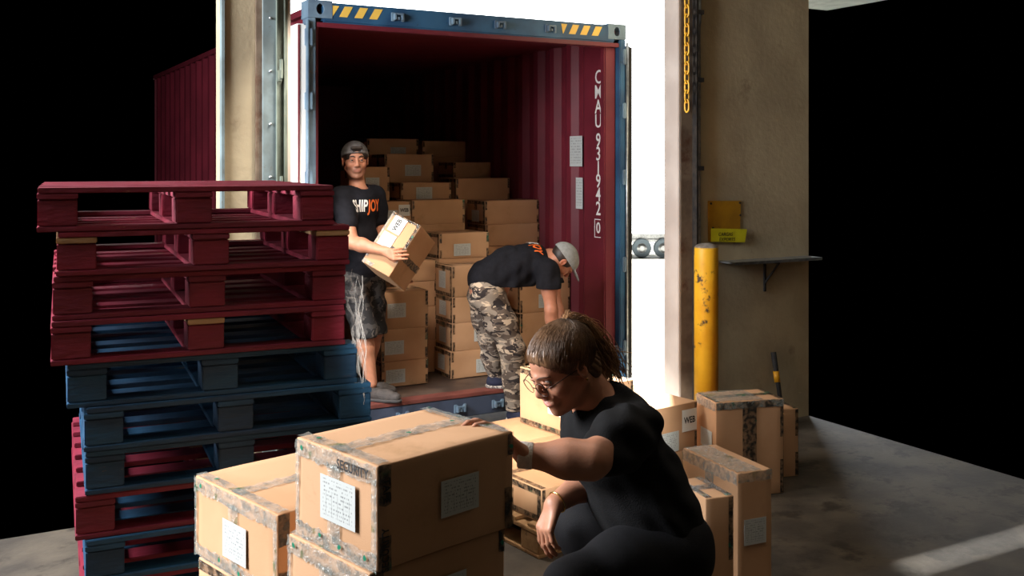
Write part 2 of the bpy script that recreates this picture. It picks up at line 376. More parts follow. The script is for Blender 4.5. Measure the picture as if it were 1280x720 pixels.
struct(wallbox('sun_blocker_right', 3.46, 6.2, WO+.005, 1.4, 3.5, 3.6, M_steelg))  # unseen slab added to stop sun leaking past the right wall end
struct(wallbox('sun_blocker_top', -1.2, 2.2, WO+.005, 1.7, 3.5, 3.6, M_steelg))  # unseen slab added to block sun coming over the container top
# yard
o = struct(MB().add([(.75,7.6,-1.9),(2.1,7.6,-1.9),(13,56,-1.9),(3.2,56,-1.9),(.75,7.6,-2.0),(2.1,7.6,-2.0),(13,56,-2.0),(3.2,56,-2.0)],[[0,1,2,3],[7,6,5,4],[0,4,5,1],[1,5,6,2],[2,6,7,3],[3,7,4,0]]).build('ground', M_yard))

# ------------------------------------------------------------------ shipping container
CW, CH, CL = 2.548, 2.93, 6.06
c = empty('shipping_container', D(CW/2, CL/2, -1.9+1.9), 0, 'open shipping container with dark red inside and blue end frame backed up to the dock', 'shipping container')
c.location = D(CW/2, 0, .03); c.rotation_euler = (0, 0, DA)
X0, X1 = -CW/2, CW/2
def cb(name, a, b, m, parent=None, bevel=0):
    return MB().box((a[0], a[1], a[2]-.03), (b[0], b[1], b[2]-.03)).build(name, m, parent or c, bevel=bevel)
cb('floor_panel', (X0+.05, .03, .08), (X1-.05, CL-.04, .2), M_cfloor)
cb('roof', (X0+.012, .06, CH-.085), (X1-.012, CL, CH-.04), M_cred)
cb('end_wall', (X0+.02, CL-.06, .2), (X1-.02, CL-.03, CH-.06), M_cred)
cb('header', (X0+.1, 0, CH-.145), (X1-.1, .075, CH-.01), M_blue, bevel=.01)
cb('header_edge', (X0+.06, .002, CH-.178), (X1-.06, .09, CH-.146), M_cred, bevel=.004)
cb('sill', (X0+.1, .0, .04), (X1-.1, .1, .178), mat('dark grey blue paint', sc(62,72,92), sc(46,54,70), .55, scale=6), bevel=.006)  # sill is a greyer, darker blue than the header
cb('sill_edge', (X0+.06, -.002, .178), (X1-.06, .12, .204), mat('worn red edge paint', sc(120,64,56), sc(98,52,46), .6, scale=6), bevel=.003)
cb('corner_post', (X0, 0, .15), (X0+.055, .12, CH-.115), M_bluegrey, bevel=.006)  # left post's lit look is put into its paler colour
cb('corner_post', (X1-.055, 0, .15), (X1, .12, CH-.115), M_blue, bevel=.006)
cb('door_reveal', (X0+.055, .02, .2), (X0+.075, .14, CH-.17), M_cred)
cb('door_reveal', (X1-.16, .055, .2), (X1-.055, .12, CH-.17), M_cred, bevel=.01)
def casting(x, z):      # corner casting with an oval hole through the front
    mb = MB(); w_, h_ = .165, .118; n = 20; out = []; inn = []
    for k in range(n):
        a = 2*math.pi*(k+.5)/n; cx, cz = math.cos(a), math.sin(a); m_ = max(abs(cx), abs(cz))
        out.append((cx/m_*w_/2, cz/m_*h_/2)); inn.append((cx*.027, cz*.036))
    vs = [Vector((x+p[0], -.004, z+p[1])) for p in out]+[Vector((x+p[0], -.004, z+p[1])) for p in inn]+[Vector((x+p[0], .10, z+p[1])) for p in inn]+[Vector((x+p[0], .15, z+p[1])) for p in out]
    fs = []
    for k in range(n):
        j = (k+1) % n; fs += [[k, j, n+j, n+k], [n+k, n+j, 2*n+j, 2*n+k], [3*n+k, 3*n+j, j, k]]
    fs.append([2*n+k for k in range(n)]); mb.add(vs, fs)
    o = mb.build('corner_casting', M_bluegrey, c); return o
for x in (X0+.083, X1-.083): casting(x, CH-.03-.059); casting(x, .06)
# corrugated side walls
def side(x, sgn):
    prof = []; y = .14; prof.append((0, .12)); prof.append((0, .50)); y = .50
    while y < CL-.3:
        prof += [(.036*sgn, y+.068), (.036*sgn, y+.138), (0, y+.206), (0, y+.276)]; y += .276
    prof.append((0, CL-.05)); vs = []; fs = []
    for (dx, yy) in prof: vs += [(x+dx, yy, .13), (x+dx, yy, CH-.11), (x+dx+.003*sgn, yy, .13), (x+dx+.003*sgn, yy, CH-.11)]
    for i in range(len(prof)-1):
        a = 4*i; b_ = 4*(i+1); fs += [[a, b_, b_+1, a+1] if sgn > 0 else [a, a+1, b_+1, b_], [a+2, a+3, b_+3, b_+2] if sgn > 0 else [a+2, b_+2, b_+3, a+3]]
    return MB().add(vs, fs).build('side_panel', M_cred, c)
side(X1-.058, 1); side(X0+.058, -1)
# back-folded door leaves along both outer sides with hinges and locking rod
for sgn, x in ((-1, X0), (1, X1)):
    a, b_ = sorted((x+sgn*.014, x+sgn*.066))
    lf = cb('door_leaf', (a, .03, .16), (b_, 1.25, CH-.16), M_white if sgn < 0 else M_blue, bevel=.004)  # left leaf coloured white to stand in for a bright strip of sky
    MB().box((a-.004, .012, .13), (b_+.004, .032, CH-.2)).build('door_gasket', M_white if sgn < 0 else M_dark, lf)
    if sgn < 0: MB().box((a+.002, .006, .13), (a+.012, .0125, CH-.2)).build('door_edge_strip', M_cred, lf)
    mb = MB(); mb.tube([(x+sgn*.006, -.012, .1), (x+sgn*.006, -.012, CH-.17)], .012, 10)
    mb.build('hinge_rod', M_bluegrey if sgn < 0 else M_galv, c, smooth=True)
    for z in (.35, 1.0, 1.68, 2.2, 2.62):
        cb('hinge', (min(x-sgn*.03, x+sgn*.02), -.018, z), (max(x-sgn*.03, x+sgn*.02), .02, z+.12), M_bluegrey, bevel=.006)
def keeper(x, z, m):     # cam keeper bracket of a locking rod
    mb = MB()
    for q in (-1, 1):
        mb.box((x+q*.026-.008, -.035, z-.022), (x+q*.026+.008, .002, z+.022)); mb.box((x+q*.036-.012, -.012, z-.03), (x+q*.036+.012, .002, z+.03))
    mb.box((x-.03, -.035, z+.012), (x+.03, -.026, z+.024)); mb.box((x-.012, -.03, z-.02), (x+.008, .0, z+.0))
    return mb.build('cam_keeper', m, c, bevel=.003)
def c_s(px, d=0):
    q = (px-640)/F; B = L0+N*d; return (q*B.y-B.x)/(T.x-T.y*q)
for px in (497, 569, 625, 688): keeper(c_s(px)-CW/2, CH-.03-.075, M_bluegrey)
for px in (503, 575, 622, 690): keeper(c_s(px)-CW/2, .075, M_bluegrey)
# hazard stripes on the header
def stripes(pairs, name):
    mb = MB()
    for (xb0, xb1, xt0, xt1) in pairs:
        z0, z1 = CH-.03-.102, CH-.03-.03
        mb.add([(xb0, -.002, z0), (xb1, -.002, z0), (xt1, -.002, z1), (xt0, -.002, z1), (xb0, 0.001, z0), (xb1, .001, z0), (xt1, .001, z1), (xt0, .001, z1)], [[0,1,2,3],[7,6,5,4],[0,4,5,1],[1,5,6,2],[2,6,7,3],[3,7,4,0]])
    mb.build(name, mat('yellow stripe', sc(240,196,90), rough=.5), c)
def sp(px): return c_s(px)-CW/2
stripes([(sp(415.5), sp(415.8), sp(415.5), sp(424))]+[(sp(a), sp(a+10), sp(a+7), sp(a+17)) for a in (424, 443, 461.5)], 'hazard_stripe')
stripes([(sp(703.5), sp(704.2), sp(701.5), sp(709))]+[(sp(a), sp(a+8), sp(a+5), sp(a+13)) for a in (711, 725, 739.5)], 'hazard_stripe')
# black backing between stripes is the dark header paint; lettering on the right inner wall
def on_right(me, y, z): return place(me, (X1-.0592, y, z-.03), (0, -1, 0), (0, 0, 1))
def wall_d(px):           # depth along the right inner wall for an image column
    q = (px-640)/F; B = L0+T*(CW-.058); return (B.x-q*B.y)/(.484+.875*q)
letters = 'CMAU 931942'; ys = [97, 115.5, 134, 152, None, 176, 193, 210.5, 227, 244, 261.5]
dd = wall_d(748); Yd = (L0+T*(CW-.058)+N*dd).y
for ch, y in zip(letters, ys):
    if y is None: continue
    me = text_mesh(ch, .155, .0005, bold=.0015)
    for v in me.vertices: v.co.x *= .92
    link('lettering', on_right(me, dd, H-(y-HY)*Yd/F), M_white, c)
me = text_mesh('0', .125, .0005, bold=.0015); z0 = H-(285.5-HY)*Yd/F
link('lettering', on_right(me, dd, z0), M_white, c)
mb = MB()
for (a, b_) in (((-.055, -.075), (-.048, .075)), ((.048, -.075), (.055, .075)), ((-.055, -.075), (.055, -.068)), ((-.055, .068), (.055, .075))):
    mb.box((X1-.0600, dd+a[0], z0-.03+a[1]), (X1-.0586, dd+b_[0], z0-.03+b_[1]))
mb.build('lettering_frame', M_white, c)
def uvquad(name, pts, m, parent=None, thick=.0008):
    p = [Vector(q) for q in pts]; nrm = (p[1]-p[0]).cross(p[3]-p[0]).normalized()*thick
    me = mesh(name, p+[q-nrm for q in p], [[0,1,2,3],[7,6,5,4],[0,4,5,1],[1,5,6,2],[2,6,7,3],[3,7,4,0]])
    uv = me.uv_layers.new(name='UVMap'); co = [(0,0),(1,0),(1,1),(0,1)]
    for pl in me.polygons:
        for li in pl.loop_indices: uv.data[li].uv = co[me.loops[li].vertex_index % 4]
    return link(name, me, m, parent)
for (xa, xb, ya, yb) in ((712.5, 728, 170, 208), (720, 728.5, 222, 261)):
    d1, d0 = wall_d(xa), wall_d(xb); Ym = (L0+T*(CW-.058)+N*(d0+d1)/2).y; za = H-(ya-HY)*Ym/F-.03; zb = H-(yb-HY)*Ym/F-.03
    xx = X1-.060-(.0 if d1 < .5 else 0)
    uvquad('placard', [(xx, d1, zb), (xx, d0, zb), (xx, d0, za), (xx, d1, za)], M_label, c)

# ------------------------------------------------------------------ cartons
def carton_mesh(w_, d_, h_, n=8, r=.004, amp=.0012, seed=0):
    bm = bmesh.new(); rr = np.random.RandomState(seed); ph = rr.rand(6)*6
    grid = {}; fs = []
    def key(i, j, k):
        if (i, j, k) not in grid:
            def ax(q, L_): 
                if q == 0: return 0.
                if q == n: return L_
                return r+(L_-2*r)*(q-1)/(n-2)
            p = Vector((ax(i, w_), ax(j, d_), ax(k, h_)))
            inn = Vector((min(max(p.x, r), w_-r), min(max(p.y, r), d_-r), min(max(p.z, r), h_-r))); dv = p-inn
            if dv.length > 0: p = inn+dv.normalized()*r
            a = amp*(math.sin(p.x*17+ph[0]+p.z*9)+math.sin(p.y*15+ph[1]+p.x*11)+math.sin(p.z*19+ph[2]-p.y*8))
            e = min(1, 4*min(max(abs(dv.x), abs(dv.y), abs(dv.z)), 1)/r)
            if dv.length > 0: p += dv.normalized()*a*.6
            p.z = max(p.z, 0)
            grid[(i, j, k)] = bm.verts.new(p)
        return grid[(i, j, k)]
    for a in range(n):
        for b_ in range(n):
            for (f0, o0) in (((0,), 0), ((n,), 1)):
                q = f0[0]
                for ax_ in range(3):
                    def K(u, v):
                        return key(*( (q, u, v) if ax_ == 0 else (v, q, u) if ax_ == 1 else (u, v, q) ))
                    quad = [K(a, b_), K(a+1, b_), K(a+1, b_+1), K(a, b_+1)]
                    if q == 0: quad = quad[::-1]
                    bm.faces.new(quad)
    me = bpy.data.meshes.new('carton'); bm.to_mesh(me); bm.free(); return me
def fp(face, u, v, off, w_, d_, h_):
    return {'front': (u, -off, v), 'left': (-off, u, v), 'right': (w_+off, u, v), 'top': (u, v, h_+off), 'back': (u, d_+off, v)}[face]
def strip(mb, face, u0, v0, u1, v1, dims, off=.0022, wr=0, step=.02, seed=0):
    w_, d_, h_ = dims; r = np.random.RandomState(seed); nu = max(1, int(abs(u1-u0)/step)) if wr else 1; nv = max(1, int(abs(v1-v0)/step)) if wr else 1
    vs = []; fs = []
    for i in range(nu+1):
        for j in range(nv+1):
            e = 0 if (not wr) else wr*r.rand(); ju = (r.rand()-.5)*.006 if wr and (j in (0, nv)) else 0
            jv = (r.rand()-.5)*.008 if wr and (j in (0, nv)) else 0
            vs.append(fp(face, u0+(u1-u0)*i/nu, v0+(v1-v0)*j/nv+jv, off+e, w_, d_, h_))
    flip = face in ('left', 'back')
    for i in range(nu):
        for j in range(nv):
            q = [i*(nv+1)+j, (i+1)*(nv+1)+j, (i+1)*(nv+1)+j+1, i*(nv+1)+j+1]; fs.append(q[::-1] if flip else q)
    mb.add(vs, fs)
def face_label(root, face, u0, v0, u1, v1, dims, name='shipping_label', m=None, off=.0058):
    w_, d_, h_ = dims
    if face == 'left': pts = [fp(face, u1, v0, off, *dims), fp(face, u0, v0, off, *dims), fp(face, u0, v1, off, *dims), fp(face, u1, v1, off, *dims)]
    else: pts = [fp(face, u0, v0, off, *dims), fp(face, u1, v0, off, *dims), fp(face, u1, v1, off, *dims), fp(face, u0, v1, off, *dims)]
    cx = Vector((w_/2, d_/2, 0)); pts = [Vector(p)-cx for p in pts]
    return uvquad(name, pts, m or M_label, root)
def face_text(root, txt, face, u, v, size, dims, m=M_ink, off=.0036, rot=0, name='lettering', bold=.0006, sx=1):
    me = text_mesh(txt, size, .0002, bold=bold); w_, d_, h_ = dims
    ax = {'front': ((1,0,0), (0,0,1)), 'left': ((0,-1,0), (0,0,1)), 'right': ((0,1,0), (0,0,1)), 'top': ((1,0,0), (0,1,0))}[face]
    ux, uy = Vector(ax[0]), Vector(ax[1]); cr, sr = math.cos(rot), math.sin(rot); ux, uy = ux*cr+uy*sr, uy*cr-ux*sr
    place(me, Vector(fp(face, u, v, off, *dims))-Vector((w_/2, d_/2, 0)), ux, uy, sx)
    return link(name, me, m, root)
def web_label(root, face, u0, v0, u1, v1, dims, rot=0):
    l = face_label(root, face, u0, v0, u1, v1, dims, 'marking_label', mat('white label paper', sc(222,222,218), rough=.6), off=.0062)
    ln = abs(v1-v0) if rot in (math.pi/2, -math.pi/2) else abs(u1-u0)
    face_text(l, 'WEB', face, (u0+u1)/2, (v0+v1)/2, ln*.42, dims, off=.0076, rot=rot, bold=.0012, sx=.85)
    return l
CN = [0]
def carton(near, ang, w_, d_, h_, label, group=None, z=0, edge_tape='lr', mesh_n=6, tape=None, top=True, rot=None):
    """near = world position of the corner between local front (-y) and left (-x) faces."""
    CN[0] += 1; u = Vector((math.cos(ang), math.sin(ang), 0)); v = Vector((-math.sin(ang), math.cos(ang), 0))
    base = Vector((near[0], near[1], z))+u*w_/2+v*d_/2
    root = empty('carton', base, ang, label, 'cardboard box', group)
    me = carton_mesh(w_, d_, h_, n=mesh_n, seed=CN[0])
    for q in me.vertices: q.co -= Vector((w_/2, d_/2, 0))
    me.shade_smooth(); 
    link('box_body', me, M_card, root); dims = (w_, d_, h_)
    def fin(mb, name, m):
        for q in mb.v: q -= Vector((w_/2, d_/2, 0))
        return mb.build(name, m, root, smooth=True)
    if edge_tape:
        mb = MB(); e = .022; r = random.Random(CN[0]); g = lambda: r.uniform(0, .25)*h_
        if 'l' in edge_tape:
            strip(mb, 'front', .003, .005, e, h_*.34, dims); strip(mb, 'front', .003, h_*.62, e, h_-.004, dims)
            strip(mb, 'left', .003, .004, e*1.4, h_-.004, dims); strip(mb, 'left', d_*.5-.025, h_*.55, d_*.5+.025, h_-.004, dims)
            strip(mb, 'left', .003, .004, d_-.004, .03, dims, off=.0026); strip(mb, 'left', .003, h_-.032, d_-.004, h_-.004, dims, off=.0026)
        if 'r' in edge_tape:
            if mb.v: fin(mb, 'packing_tape', M_tapedark)
            mb = MB()
            strip(mb, 'front', w_-e, .005, w_-.003, h_*.36, dims); strip(mb, 'front', w_-e, h_*.6, w_-.003, h_-.004, dims)
            strip(mb, 'right', .003, .004, e*1.2, h_-.004, dims)
        if top:
            if mb.v: fin(mb, 'packing_tape', M_tapedark)
            mb = MB()
            strip(mb, 'top', .004, d_*.5-.025, w_-.004, d_*.5+.025, dims); strip(mb, 'top', .003, .004, .03, d_-.004, dims, off=.0026); strip(mb, 'top', w_-.03, .004, w_-.003, d_-.004, dims, off=.0026)
        if mb.v: fin(mb, 'packing_tape', M_tapedark)
    root['_d'] = 0; del root['_d']
    return root, dims, fin
ORD = ['topmost', 'second from the top', 'third from the top', 'fourth from the top', 'fifth from the top', 'sixth from the top', 'seventh from the top', 'eighth from the top', 'ninth from the top']
def column(pxl, pxr, d, ys, depth, desc, nvis, labels=None, group='cartons stacked inside the container', hid=.26):
    s0, s1 = c_s(pxl, d), c_s(pxr, d); mid = D((s0+s1)/2, d).y; zs = [H-(y-HY)*D(s0, d).y/F for y in ys]
    zs = [z for z in zs]
    if zs[-1] < .32: zs[-1] = .205
    else:
        n = max(1, round((zs[-1]-.205)/hid)); top = zs[-1]; zs += [top-(top-.205)*(k+1)/n for k in range(n)]
    r = random.Random(int(pxl*7+d*100)); out = []
    for i in range(len(zs)-1):
        h_ = zs[i]-zs[i+1]-.0015; js, jd = (r.uniform(-.006, .006), r.uniform(-.008, .008)) if i else (0, 0)
        near = D(s0+js, d+jd)
        lab = f'brown carton, {ORD[i]} in the {desc}' if i < nvis else 'brown carton buried out of sight under the heap in the container'
        root, dims, fin = carton(near, DA, s1-s0, depth, h_, lab, group if i < nvis else 'cartons buried inside the container', z=zs[i+1], top=(i == 0), edge_tape='lr' if i < nvis else '')
        if labels and i < len(labels) and labels[i]:
            for L_ in labels[i]:
                u0, u1, v0, v1 = L_[:4]
                a = c_s(u0, d)-s0; b_ = c_s(u1, d)-s0; Y = D(s0+a, d).y
                za = min(H-(v1-HY)*Y/F-zs[i+1], h_-.01); zb = H-(v0-HY)*Y/F-zs[i+1]; zb = min(zb, h_-.008); za = max(za, .006)
                if len(L_) > 4: web_label(root, 'front', a, za, b_, zb, dims)
                else: face_label(root, 'front', a, za, b_, zb, dims)
        out.append((root, dims))
    return out
colA = column(477, 535, .45, [366, 413, 453, 486], .30, 'stack beside the standing man\'s bare calf', 3, [[(484, 507, 380, 398)], [(481, 505, 427, 444)], [(482, 506, 463, 480)]])
# a loose sheet on top of the front left stack
colA2 = column(505, 547, .80, [327, 353, 385, 428], .28, 'narrow stack seen behind the left front stack', 4)
colB = column(565, 626, .474, [333, 372, 405, 440, 475], .30, 'front middle stack behind the stooping man', 4, [None, [(588, 612, 380, 396)], [(592, 616, 409, 427)], [(596, 620, 449, 466)]])
for root, dims in colB:
    face_label(root, 'left', dims[1]*.35, dims[2]*.25, dims[1]*.75, dims[2]*.8, dims)
colB2 = column(549, 611, .80, [292, 324], .34, 'stack just above and behind the front middle stack', 1, [[(567, 588, 305, 320)]])
colH = column(447, 514, 1.25, [253, 292], .34, 'stack directly behind the carried box', 1, [[(477, 497, 263, 280), (498, 512, 256, 270, 1)]])
colC = column(515, 581, 1.25, [250.5, 281], .34, 'plain stack behind the carried box', 1)
colJ = column(606, 673.5, 1.24, [251, 281, 308], .34, 'right wall stack above the stooping man', 2)
face_label(colJ[0][0], 'left', .1, .02, .24, .12, colJ[0][1])
colG = column(440, 487, 1.72, [208.5, 240], .30, 'stack right behind the standing man\'s cheek', 1, [[(457, 474, 222, 236)]])
colD = column(501, 564, 1.72, [228.5, 252], .34, 'centre stack three rows back', 1, [[(520, 540, 234, 249)]])
colI = column(570, 637, 1.72, [223, 254], .34, 'right hand stack three rows back', 1)
colE = column(481, 542, 2.2, [192.5, 228], .34, 'centre stack four rows back', 1, [[(506, 526, 206, 220)]])
colI2 = column(567, 626, 2.2, [202.5, 222], .34, 'right hand stack four rows back', 1)
colF = column(459, 523, 2.72, [173, 194], .34, 'dark rearmost stack', 1, [[(488, 507, 184, 192)]])
colF2 = column(528, 590, 2.72, [176, 196], .34, 'unlit rearmost stack on the right', 1)
colK = column(650, 712.5, .70, [345, 392, 445], .30, 'stack under the stooping man\'s chest', 2, [[(673, 681, 368, 385)]])

# ---- foreground cartons
UA = math.radians(44)
U = Vector((math.cos(UA), math.sin(UA), 0)); Vv = Vector((-math.sin(UA), math.cos(UA), 0))
def heavy_tape(root, dims, fin, seed, sym='both', mat_side=M_tape):
    w_, d_, h_ = dims
    mb = MB(); strip(mb, 'top', .002, d_*.5-.026, w_-.002, d_*.5+.026, dims, wr=.003, seed=seed, step=.012)
    strip(mb, 'top', .001, .002, .034, d_-.002, dims, off=.003, wr=.003, seed=seed+1, step=.012); strip(mb, 'top', w_-.034, .002, w_-.001, d_-.002, dims, off=.003, wr=.003, seed=seed+2, step=.012)
    fin(mb, 'top_tape', M_tape)
    mb = MB()
    strip(mb, 'left', .001, h_-.042, d_-.001, h_-.001, dims, off=.002, wr=.0035, seed=seed+3, step=.010)
    strip(mb, 'left', .001, .001, d_-.001, .036, dims, off=.002, wr=.002, seed=seed+4, step=.012)
    strip(mb, 'left', d_*.5-.026, h_-.12, d_*.5+.026, h_-.03, dims, off=.003, wr=.002, seed=seed+5, step=.014)
    strip(mb, 'left', d_*.5-.024, .02, d_*.5+.024, .075, dims, off=.003, wr=.002, seed=seed+5, step=.014)
    strip(mb, 'left', .001, .03, .020, h_-.03, dims, off=.002, wr=.002, seed=seed+6, step=.012); strip(mb, 'left', d_-.016, .03, d_-.001, h_-.03, dims, off=.002, wr=.002, seed=seed+6, step=.012)
    fin(mb, 'side_tape', M_tape)
    for q in ((.001, h_*.62, .034, h_-.001), (.001, .001, .034, h_*.33), (w_-.03, .001, w_-.001, h_*.42), (w_-.02, h_*.75, w_-.001, h_-.002)):
        mb = MB(); strip(mb, 'front', *q, dims, off=.002, wr=.002, seed=seed+7, step=.012); fin(mb, 'corner_tape', M_tapedark)
    r = random.Random(seed)
    for (f_, u_, v_) in [('left', d_*q, z_) for q, z_ in ((.12, .022), (.42, .02), (.66, .026), (.9, h_-.018))]+[('top', .02, d_*.8), ('top', w_*.5, d_*.5-.012), ('front', w_-.012, h_*.86), ('top', w_*.86, d_*.5)]:
        n = 9; pts = []; mb = MB()
        for k in range(n):
            a = 2*math.pi*k/n; rr_ = .006*(.7+.6*r.random()); pts.append(fp(f_, u_+math.cos(a)*rr_, v_+math.sin(a)*rr_, .0066, *dims))
        mb.add(pts, [list(range(n))]); fin(mb, 'tape_mark', M_green)
BW, BD, BH = .402, .322, .228
nearA = Vector((-.287, 2.137, 0)); ztop = H-.648
zt = ztop
r1, dm, fin = carton(nearA, UA, BW, BD, BH, 'large taped carton on top of the foreground stack, under the woman\'s hand', 'cartons in the foreground stack', z=zt-BH, edge_tape='', mesh_n=14)
heavy_tape(r1, dm, fin, 11)
face_label(r1, 'front', .172, .075, .286, .158, dm); face_label(r1, 'left', .075, .068, .212, .168, dm)
face_text(r1, 'SECURITY', 'left', .085, BH-.024, .030, dm, off=.0068, sx=.9); face_text(r1, 'TAPE', 'front', .019, BH-.055, .026, dm, off=.0060, rot=-math.pi/2, sx=.9)
face_text(r1, 'SECURITY', 'front', .017, .046, .026, dm, off=.0060, rot=math.pi/2, sx=.82)
z = zt-BH-.002
r2, dm, fin = carton(nearA+U*-.012+Vv*.012, UA, BW-.006, BD+.004, BH, 'taped carton directly beneath the one the woman touches', 'cartons in the foreground stack', z=z-BH, edge_tape='', mesh_n=12)
heavy_tape(r2, dm, fin, 31); face_label(r2, 'front', .16, .07, .27, .165, dm); face_label(r2, 'left', .08, .06, .2, .15, dm)
z -= BH
hs = (z-.1485)/3
for k in range(3):
    z -= hs
    carton(nearA+U*(.004*k)+Vv*(-.005*k), UA, BW, BD, hs-.002, 'brown carton low in the foreground stack below the frame', 'low foreground cartons', z=z)
nearB = Vector((-.609, 2.60, 0)); zt = H-.915
r3, dm, fin = carton(nearB, UA, .40, .46, .228, 'taped carton with a white label, left of the foreground stack and lower', 'cartons of the left foreground stack', z=zt-.228, edge_tape='', mesh_n=12)
heavy_tape(r3, dm, fin, 51); face_label(r3, 'left', .155, .045, .285, .150, dm)
z = zt-.230
for k in range(3):
    h_ = (zt-.230-.002)/3; z -= h_
    carton(nearB+U*(.004*k), UA, .40, .44, h_-.002, 'brown carton low in the left foreground stack below the frame', 'low left foreground cartons', z=z)

# ---- pallets
def pallet(corner, ang, w_, d_, z, m, label, group, rough_end=False, right_origin=True):
    """corner = front right corner; x runs left along the front"""
    root = empty('pallet', (corner[0], corner[1], z), ang, label, 'pallet', group); hb = .148
    sg = -1 if right_origin else 1
    def bx(name, x0, x1, y0, y1, z0, z1, mm=m, bev=.0025):
        a, b_ = sorted((sg*x0, sg*x1)); return MB().box((a, y0, z0), (b_, y1, z1)).build(name, mm, root, bevel=bev)
    nb = 7; bw = .098; r = random.Random(int(z*1000))
    for k in range(nb):
        y = k*(d_-bw)/(nb-1); bx('deck_board', r.uniform(0, .008), w_-r.uniform(0, .008), y, y+bw, .128, .1465, mm=(M_wood if r.random() < .14 and k == 0 else m))
    bwid = .125
    for x in (0, (w_-bwid)/2, w_-bwid):
        bx('stringer_board', x, x+bwid, .0, d_, .108, .1275, mm=(M_wood if r.random() < .2 else m))
        for y in (0.004, (d_-.14)/2, d_-.144):
            bx('block', x+.002, x+bwid-.002, y, y+.14, .0185, .1075, bev=.004)
        bx('bottom_board', x, x+bwid, .102, d_-.102, 0.0005, .018)
    for y in (0, d_-.1): bx('bottom_board', 0, w_, y, y+.1, 0.0005, .018)
    return root
PA = math.atan2(.412, .911); PU = Vector((.911, .412, 0)); PV = Vector((-.412, .911, 0)); PC = Vector((-.525, 3.75, 0))
cols = ['b', 'r', 'r', 'b', 'r', 'b', 'b', 'b', 'r', 'r', 'r', 'r'][::1]
offs = [0, 0, -.01, 0, -.03, 0, -.004, -.056, -.105, -.10, -.088, -.146]
cols = ['r', 'b', 'r', 'b', 'r', 'b', 'b', 'b', 'r', 'r', 'r', 'r']
OP = {11: 'top one of the pallet stack', 10: 'second from the top of the pallet stack', 9: 'third from the top of the pallet stack', 8: 'lowest of the upper four', 7: 'upper of the three together', 6: 'middle of the three together', 5: 'lowest of the three together', 4: 'just under the blue pallets'}
for i in range(12):
    lab = ('red' if cols[i] == 'r' else 'blue')+' painted wooden pallet, '+OP.get(i, 'near the floor and hidden behind the foreground cartons')
    cpt = PC+PU*offs[i]+PV*random.uniform(-.012, .012)
    p_ = pallet(cpt, PA, .99, 1.15, .1475*i, M_pred if cols[i] == 'r' else M_pblue, lab, 'painted pallets in the left stack' if i >= 4 else 'hidden pallets low in the left stack')
pallet_top = .1475*12
# torn stretch film hanging from the pallets
def film_mat():
    m = bpy.data.materials.new('clear stretch film'); m.use_nodes = True; b = m.node_tree.nodes['Principled BSDF']
    b.inputs['Base Color'].default_value = sc(225,222,220); b.inputs['Roughness'].default_value = .2; b.inputs['Alpha'].default_value = .3
    return m
M_film = film_mat()
t = empty('stretch_film', PC+PU*-.085+PV*.03+Vector((0, 0, .1475*8)), PA, 'torn clear stretch film hanging off the right corner of the red pallets', 'plastic film')
rr = random.Random(5)
for k in range(5):
    x = .01+rr.uniform(-.01, .035); z0_ = rr.uniform(.05, .30); L_ = rr.uniform(.16, .42); n = 22; wd = rr.uniform(.002, .008); vs = []; fs = []; a = rr.random()*6; yb = rr.uniform(-.03, .02)
    for i in range(n+1):
        q = i/n; xx = x+.010*math.sin(a+q*9)+.006*math.sin(a*3+q*23)+q*.018; yy = yb+.008*math.cos(a*2+q*13); zz = z0_-q*L_
        ww = wd*(.5+abs(math.sin(i*1.3+a))); tw = a+q*9
        vs += [(xx-ww*math.cos(tw), yy-ww*math.sin(tw), zz), (xx+.003*math.sin(i*1.7), yy+.004, zz), (xx+ww*math.cos(tw), yy+ww*math.sin(tw), zz+.004*math.sin(i*2.3))]
    for i in range(n):
        for j in (0, 1): fs.append([i*3+j, i*3+j+1, (i+1)*3+j+1, (i+1)*3+j])
    MB().add(vs, fs).build('film_strip', M_film, t, smooth=True)
for k in range(4):
    a = rr.random()*6; x = rr.uniform(0, .04); pts = [(x+.010*math.sin(a+i*.9)+i*.002, -.03+.01*math.cos(a+i*1.3), .25-i*.04) for i in range(13)]
    MB().tube(pts, .0014, 6).build('film_strand', M_film, t, smooth=True)

# ---- pallet and cartons in the middle
A_ = Vector((.594, -.805, 0)); B_ = Vector((.805, .594, 0)); BA = math.atan2(.594, .805)
def ab(a, b): return A_*a+B_*b
mp = pallet(ab(-3.68, 2.87), BA, .80, 1.2, 0, M_wood, 'bare wooden pallet under the cartons between the stack and the woman', 'bare wooden pallets', right_origin=False)
fp_ = pallet(nearA+U*-.1+Vv*-.12, UA, 1.3, .66, 0, M_wood, 'bare wooden pallet under the foreground carton stack, out of frame', 'bare wooden pallets', right_origin=False)
GC = 'cartons on the middle pallet'
def mid(a, b, wb, la, h_, z, label, **k): return carton(ab(a, b), BA, wb, la, h_, label, GC, z=z, **k)
mid(-3.717, 2.916, .375, .60, .158, .149, 'low carton on the bare pallet, its corner beside the woman\'s hanging arm')
r_, dm = mid.__defaults__, None
q1, dm, _ = mid(-3.74, 3.30, .36, .58, .158, .149, 'low carton on the bare pallet, hidden behind the woman')
mid(-4.33, 2.916, .375, .54, .158, .149, 'low carton at the back of the bare pallet')
mid(-4.33, 3.30, .36, .54, .158, .149, 'low carton at the back right of the bare pallet')
for o in list(COL.objects):
    if o.get('label', '').startswith('low carton on the bare pallet, its corner'): face_label(o, 'left', .27, .02, .40, .125, (.375, .60, .158))
mid(-3.80, 3.10, .56, .32, .104, .309, 'flat carton under the front end of the pale upright carton', edge_tape='')
mid(-4.125, 3.10, .56, .335, .104, .309, 'flat carton under the back end of the pale upright carton', edge_tape='')
wb, dm, _ = mid(-3.818, 3.326, .279, .616, .306, .416, 'pale sunlit carton with a blank label in front of the woman\'s face')
